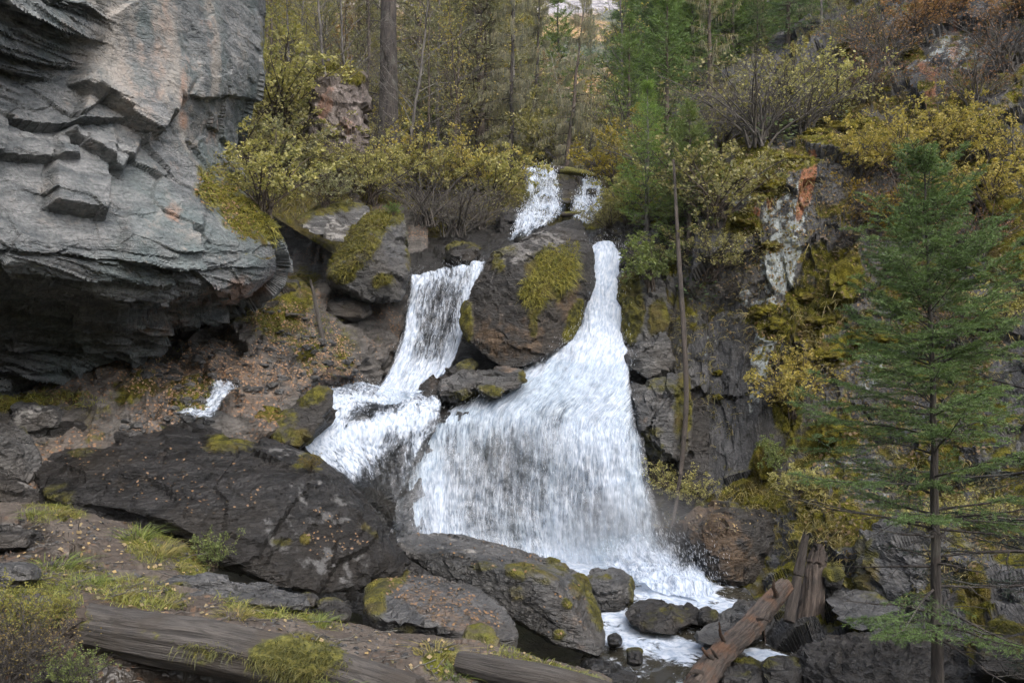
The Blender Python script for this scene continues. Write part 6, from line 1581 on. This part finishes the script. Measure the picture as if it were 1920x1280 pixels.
# grass and moss fringes
blades_on(CENTRE, 'hanging_grass', [(1045, 500, 36, 44, -30, 1.2), (1000, 545, 26, 34, 0, 1), (1072, 470, 20, 20, 0, .8)], 3000, (.05, .15), .010, (0.27, 0.25, 0.055), .9, 11, hang=.4)
blades_on(LEFTB, 'moss_fringe', [(672, 455, 36, 75, 38, 1), (720, 405, 40, 20, 0, 1), (715, 525, 20, 12, -20, 1)], 2200, (.05, .14), .012, C_MOSS, .7, 12, hang=.3)
blades_on(CLIFF_R, 'cliff_grass', [(1650, 520, 280, 330, 0, 1), (1420, 940, 80, 36, 0, 3), (1500, 960, 60, 120, 0, 1.5), (1250, 900, 50, 90, 0, 2), (1240, 600, 16, 60, 0, 3), (1700, 180, 220, 120, 0, 1), (1700, 980, 220, 140, 0, 1.2), (1330, 700, 14, 120, 0, 1.5), (1330, 600, 90, 40, 0, 1), (1340, 760, 40, 130, 0, .6), (1280, 640, 20, 60, 0, 2)], 12500, (.07, .2), .010, (0.26, 0.22, 0.09), .7, 13, hang=.25)
blades_on(BANK, 'bank_grass', [(285, 1010, 45, 50, 30, 1.2), (100, 960, 60, 18, 0, 1), (360, 1060, 50, 22, 40, .8), (260, 1115, 90, 28, 10, .9), (160, 1080, 40, 26, 0, .6), (480, 1140, 80, 16, 10, .8), (590, 1155, 60, 16, 20, .8), (1030, 1258, 100, 14, 22, 1), (1110, 1285, 60, 16, 22, .8), (60, 1120, 90, 60, 0, 1), (940, 1230, 40, 20, 0, .5)], 6500, (.03, .11), .0045, (0.24, 0.25, 0.065), .7, 14)
blades_on(SLOPE, 'slope_grass', [(540, 600, 90, 50, 20, 1), (370, 745, 40, 30, -30, 1), (80, 750, 120, 18, 0, 1), (300, 665, 50, 16, 0, .6), (620, 650, 40, 60, 0, .6)], 2600, (.04, .12), .009, (0.22, 0.22, 0.05), .8, 15)
blades_on(CLIFF_L, 'moss_fringe', [(410, 350, 40, 45, 35, 1), (460, 410, 40, 32, 35, 1), (505, 430, 16, 30, 0, 1)], 2200, (.04, .12), .012, (0.26, 0.24, 0.05), .8, 16, hang=.3)
blades_on(LOG, 'log_grass', [(560, 1235, 90, 40, 0, 1), (390, 1215, 60, 12, 5, .4)], 3600, (.012, .05), .005, (0.13, 0.125, 0.035), .9, 17, only=[LOG, BANK], hang=.4)
blades_on(FLOOR, 'undergrowth', [(800, 370, 330, 70, 0, 1), (1180, 370, 60, 60, 0, 1)], 5000, (.12, .4), .018, (0.28, 0.24, 0.08), .7, 18)

# separate grass tufts of the bank: kind, u, v, height m, colour, label
TUF = [(0, 255, 1005, .26, C_GRASS, 'tall green grass tuft under the biggest boulder'), (1, 290, 1035, .28, C_DRY, 'long yellowing grass tuft spilling down beside the biggest boulder'), (2, 320, 1065, .2, C_DRY, 'short yellow tuft at the lower end of the grassy spill'),
 (3, 95, 1060, .25, C_GRASS, 'shaggy round grass tuft by the dark rock at left'), (0, 60, 968, .17, C_GRASS, 'leftmost low grass clump below the layered rock'), (1, 105, 962, .17, C_DRY, 'low grass clump on the crest of the bank at left'),
 (2, 155, 1092, .2, C_GRASS, 'green tuft between the path and the weeds'), (3, 215, 1120, .16, C_DRY, 'mossy tuft above the big log'), (0, 300, 1135, .16, C_DRY, 'yellow-green tuft behind the middle of the big log'), (1, 440, 1150, .16, C_DRY, 'grass tuft in the dip beyond the log'), (2, 500, 1138, .14, C_GRASS, 'low tuft against the long low rock'), (3, 590, 1165, .15, C_GRASS, 'bright tuft left of the moss-cloaked stone'),
 (2, 815, 1225, .24, C_DRY, 'shaggy tuft hanging over the path near the bottom middle'), (1, 850, 1262, .2, C_GRASS, 'tuft below the shaggy one near the bottom middle'), (0, 1040, 1262, .13, C_GRASS, 'low grass beside the foot of the long slab'), (3, 1090, 1278, .13, C_GRASS, 'grass at the stream edge of the bank'),
 (1, 520, 1245, .09, C_DRY, 'mossy grass clump hanging over the big log, left of its twin'), (2, 590, 1250, .09, C_DRY, 'mossy grass clump hanging over the big log, right of its twin'), (3, 640, 1280, .14, C_GRASS, 'grass tuft at the bottom edge in front of the log')]
for k_, u, v, h, c, lb in TUF:
    q = hit(u, v, only=[BANK, LOG])
    if q is None: print('tuft?', lb); continue
    plant('grass_%d' % k_, 'grass_tuft', lb, 'grass tuft', 'grass tufts on the bank', np.array(q[0]) - [0, 0, .01], h * .8, c, wide=1.3)
# weeds in the lower left corner
WEED = [('shrub_d', 20, 1200, .36, (0.26, 0.24, 0.06), 'yellow-green weeds at the left edge above the corner'), ('twig_a', 50, 1270, .42, (0.22, 0.16, 0.06), 'brown dry weeds in the bottom left corner'), ('shrub_b', 100, 1180, .22, (0.28, 0.26, 0.07), 'small weed over the left end of the big log'), ('twig_a', 5, 1300, .45, (0.2, 0.15, 0.06), 'dark dead stalks in the very corner'), ('shrub_d', 140, 1300, .3, C_GRN, 'sprigs in the dark under the big log')]
for kd, u, v, h, c, lb in WEED:
    q = hit(u, v, only=[BANK, LOG])
    loc = np.array(q[0]) if q else P(u, v, 4.6)
    plant(kd, 'weed', lb, 'weed', 'weeds in the lower left', loc, h, c, B_TWIG)
for kd, u, v, h, c, lb, on in [('shrub_d', 398, 1070, .42, C_GRN, 'leafy green sprig in front of the biggest boulder', BANK), ('shrub_d', 582, 885, .22, (0.2, 0.15, 0.05), 'brown fern tuft on top of the biggest boulder', BIG), ('shrub_b', 738, 405, .3, (0.16, 0.24, 0.07), 'fresh green leafy plant on the mossy angular boulder', LEFTB)]:
    q = hit(u, v, only=[on])
    plant(kd, 'small_plant', lb, 'plant', None, np.array(q[0]) if q else P(u, v, 8), h, c, B_BRN)

# broad-leaved plants on the right cliff
def g_rosette(seed, n=90, r=.5):
    rg = np.random.default_rng(seed)
    fo, st = MB(), MB()
    a = rg.random(n) * 2 * np.pi; rr = r * np.sqrt(rg.random(n))
    p = np.stack([np.cos(a) * rr, np.sin(a) * rr * .6, rg.uniform(-.25, .35, n)], 1)
    V, F = leafquads(rg, p, np.stack([np.cos(a), np.sin(a) - .6, rg.uniform(-.5, .1, n)], 1), rg.uniform(.1, .17, n), rg.uniform(.08, .12, n), .4)
    fo.add(V, F, np.repeat(rg.random(n), 4))
    q = np.stack([p * .2, p * .7, p], 1)
    st.add(*tubes(q, np.full((n, 3), .004), 3))
    return {'stems': st.mesh('stems'), 'foliage': fo.mesh('foliage')}
proto('rosette', 1.0, g_rosette(61))
for u, v, h, c, lb in [(1585, 450, 1.0, (0.17, 0.14, 0.12), 'purplish broad-leaved plant on the cliff left of the spruce'), (1450, 245, .8, (0.25, 0.3, 0.2), 'pale green broad leaves under the dome-shaped bush'), (1560, 225, .7, (0.25, 0.3, 0.2), 'pale broad leaves on the mossy brow'), (1380, 540, .8, (0.16, 0.13, 0.1), 'brownish broad leaves left of the white lichen streak'), (1310, 545, .7, (0.1, 0.16, 0.06), 'green broad leaves beside the dead pole'), (1545, 700, .7, (0.14, 0.12, 0.1), 'dark broad leaves right of the round yellow bush')]:
    q = hit(u, v, only=[CLIFF_R])
    if q: plant('rosette', 'broad_leaved_plant', lb, 'plant', 'broad-leaved plants on the right cliff', np.array(q[0]), h, c, B_BRN, rotz=0)
# pebbles and twigs on the bank
def pebbles(blobs, n, seed, parent, name, L):
    rg = np.random.default_rng(seed)
    D, F = ico(2)
    Vs, Fs, c = [], [], 0
    for (u, v) in ell(rg, blobs, n):
        q = hit(u, v, only=[parent])
        if q is None: continue
        r = rg.uniform(*L) * rg.random() ** .7 + L[0] * .4
        V = D * (1 + .25 * rg.normal(0, 1, (len(D), 1)).clip(-1, 1)) * r * rg.uniform(.6, 1.3, 3) * [1, 1, .6] + np.array(q[0])
        Vs.append(V); Fs.append(F + c); c += len(D)
    V = np.concatenate(Vs)
    me = mesh_np(name, V, [np.concatenate(Fs)], True, 40)
    set_masks(me, np.zeros((len(V), 4)))
    put(name, me, M_GREY, parent=parent, kind='stuff')
pebbles([(200, 1050, 240, 70, 10, 1), (700, 1220, 260, 40, 10, 1), (1000, 1250, 130, 30, 15, .6)], 420, 71, BANK, 'pebbles', (.006, .024))
pebbles([(450, 690, 220, 50, 0, 1), (350, 770, 140, 40, -20, 1), (560, 620, 90, 40, 20, 1)], 380, 72, SLOPE, 'rubble', (.02, .09))
def twigs(blobs, n, seed, parent):
    rg = np.random.default_rng(seed)
    Ps = []
    for (u, v) in ell(rg, blobs, n):
        q = hit(u, v, only=[parent])
        if q is None: continue
        d = unit(rg.normal(0, 1, 3) * [1, 1, .12]); ln = rg.uniform(.06, .3)
        Ps.append(np.array(q[0]) + np.array([0, 0, .012]) + d * ln * np.linspace(-.5, .5, 4)[:, None] + rg.normal(0, .012, (4, 3)) * [1, 1, .4])
    Ps = np.array(Ps)
    mb = MB(); mb.add(*tubes(Ps, np.full((len(Ps), 4), .0035), 4))
    o = put('fallen_twigs', mb.mesh('fallen_twigs'), M_BARK, parent=parent, kind='stuff'); o.color = (*B_TWIG, 1)
twigs([(200, 1060, 240, 70, 10, 1), (700, 1220, 280, 40, 10, 1), (450, 1150, 140, 30, 5, 1)], 130, 73, BANK)
twigs([(480, 670, 200, 60, 0, 1)], 60, 74, SLOPE)
# plants of one kind in one place: tell them apart by their order across the picture
ORD = ['leftmost', 'second from left', 'third from left', 'fourth from left', 'fifth from left', 'sixth from left', 'seventh from left', 'eighth from left', 'ninth from left', 'tenth from left', 'eleventh from left', 'twelfth from left', 'thirteenth from left', 'fourteenth from left']
same = {}
for o in COL.objects:
    if o.parent is None and o.get('label'): same.setdefault(o['label'], []).append(o)
for lb, os_ in same.items():
    if len(os_) > 1:
        os_.sort(key=lambda o: o.location.x / max(o.location.y, .1))
        for j, o in enumerate(os_):
            o['label'] = lb + ', ' + (ORD[j] if j < len(os_) - 1 or len(os_) > 9 else 'rightmost')
tot = sum(sum(p_.loop_total - 2 for p_ in m.polygons) if len(m.polygons) < 3000 else len(m.loops) - 2 * len(m.polygons) for m in bpy.data.meshes)
print('done', round(time.time() - T0, 1), 'objects', len(bpy.data.objects), 'triangles', tot)

# ------------------------------------------------------------------ air
def haze():
    x, y0, y1, z0, z1 = 350, -350, 350, -7, 156
    V = np.array([[-x, y0, z0], [x, y0, z0], [x, y1, z0], [-x, y1, z0], [-x, y0, z1], [x, y0, z1], [x, y1, z1], [-x, y1, z1]], float)
    me = mesh_np('haze', V, [np.array([[0, 3, 2, 1], [4, 5, 6, 7], [0, 1, 5, 4], [1, 2, 6, 5], [2, 3, 7, 6], [3, 0, 4, 7]])], False)
    k = NT('haze_air')
    vol = k.n('VolumePrincipled', 0, None, Color=(0.95, 0.97, 1.0), Density=HAZE_DENSITY, Anisotropy=0.2)
    k.t.links.new(vol, k.out.inputs['Volume'])
    put('haze', me, k.mat, 'thin bluish autumn haze filling the valley air', 'haze', kind='stuff')
HAZE_DENSITY = 0.0004
haze()

def mist():
    D, F = ico(4)
    V = D * np.array([1.25, 0.6, 0.75]) * (1 + 0.25 * fbm(D, 1.3, 2, 9))[:, None] + P(1190, 1010, 12.9)
    me = mesh_np('mist', V, [F])
    k = NT('spray_mist')
    k.t.links.new(k.n('VolumePrincipled', 0, None, Color=(0.97, 0.98, 1.0), Density=0.3, Anisotropy=0.3), k.out.inputs['Volume'])
    put('mist', me, k.mat, 'drifting white mist at the foot of the main fall', 'mist', kind='stuff')
mist()
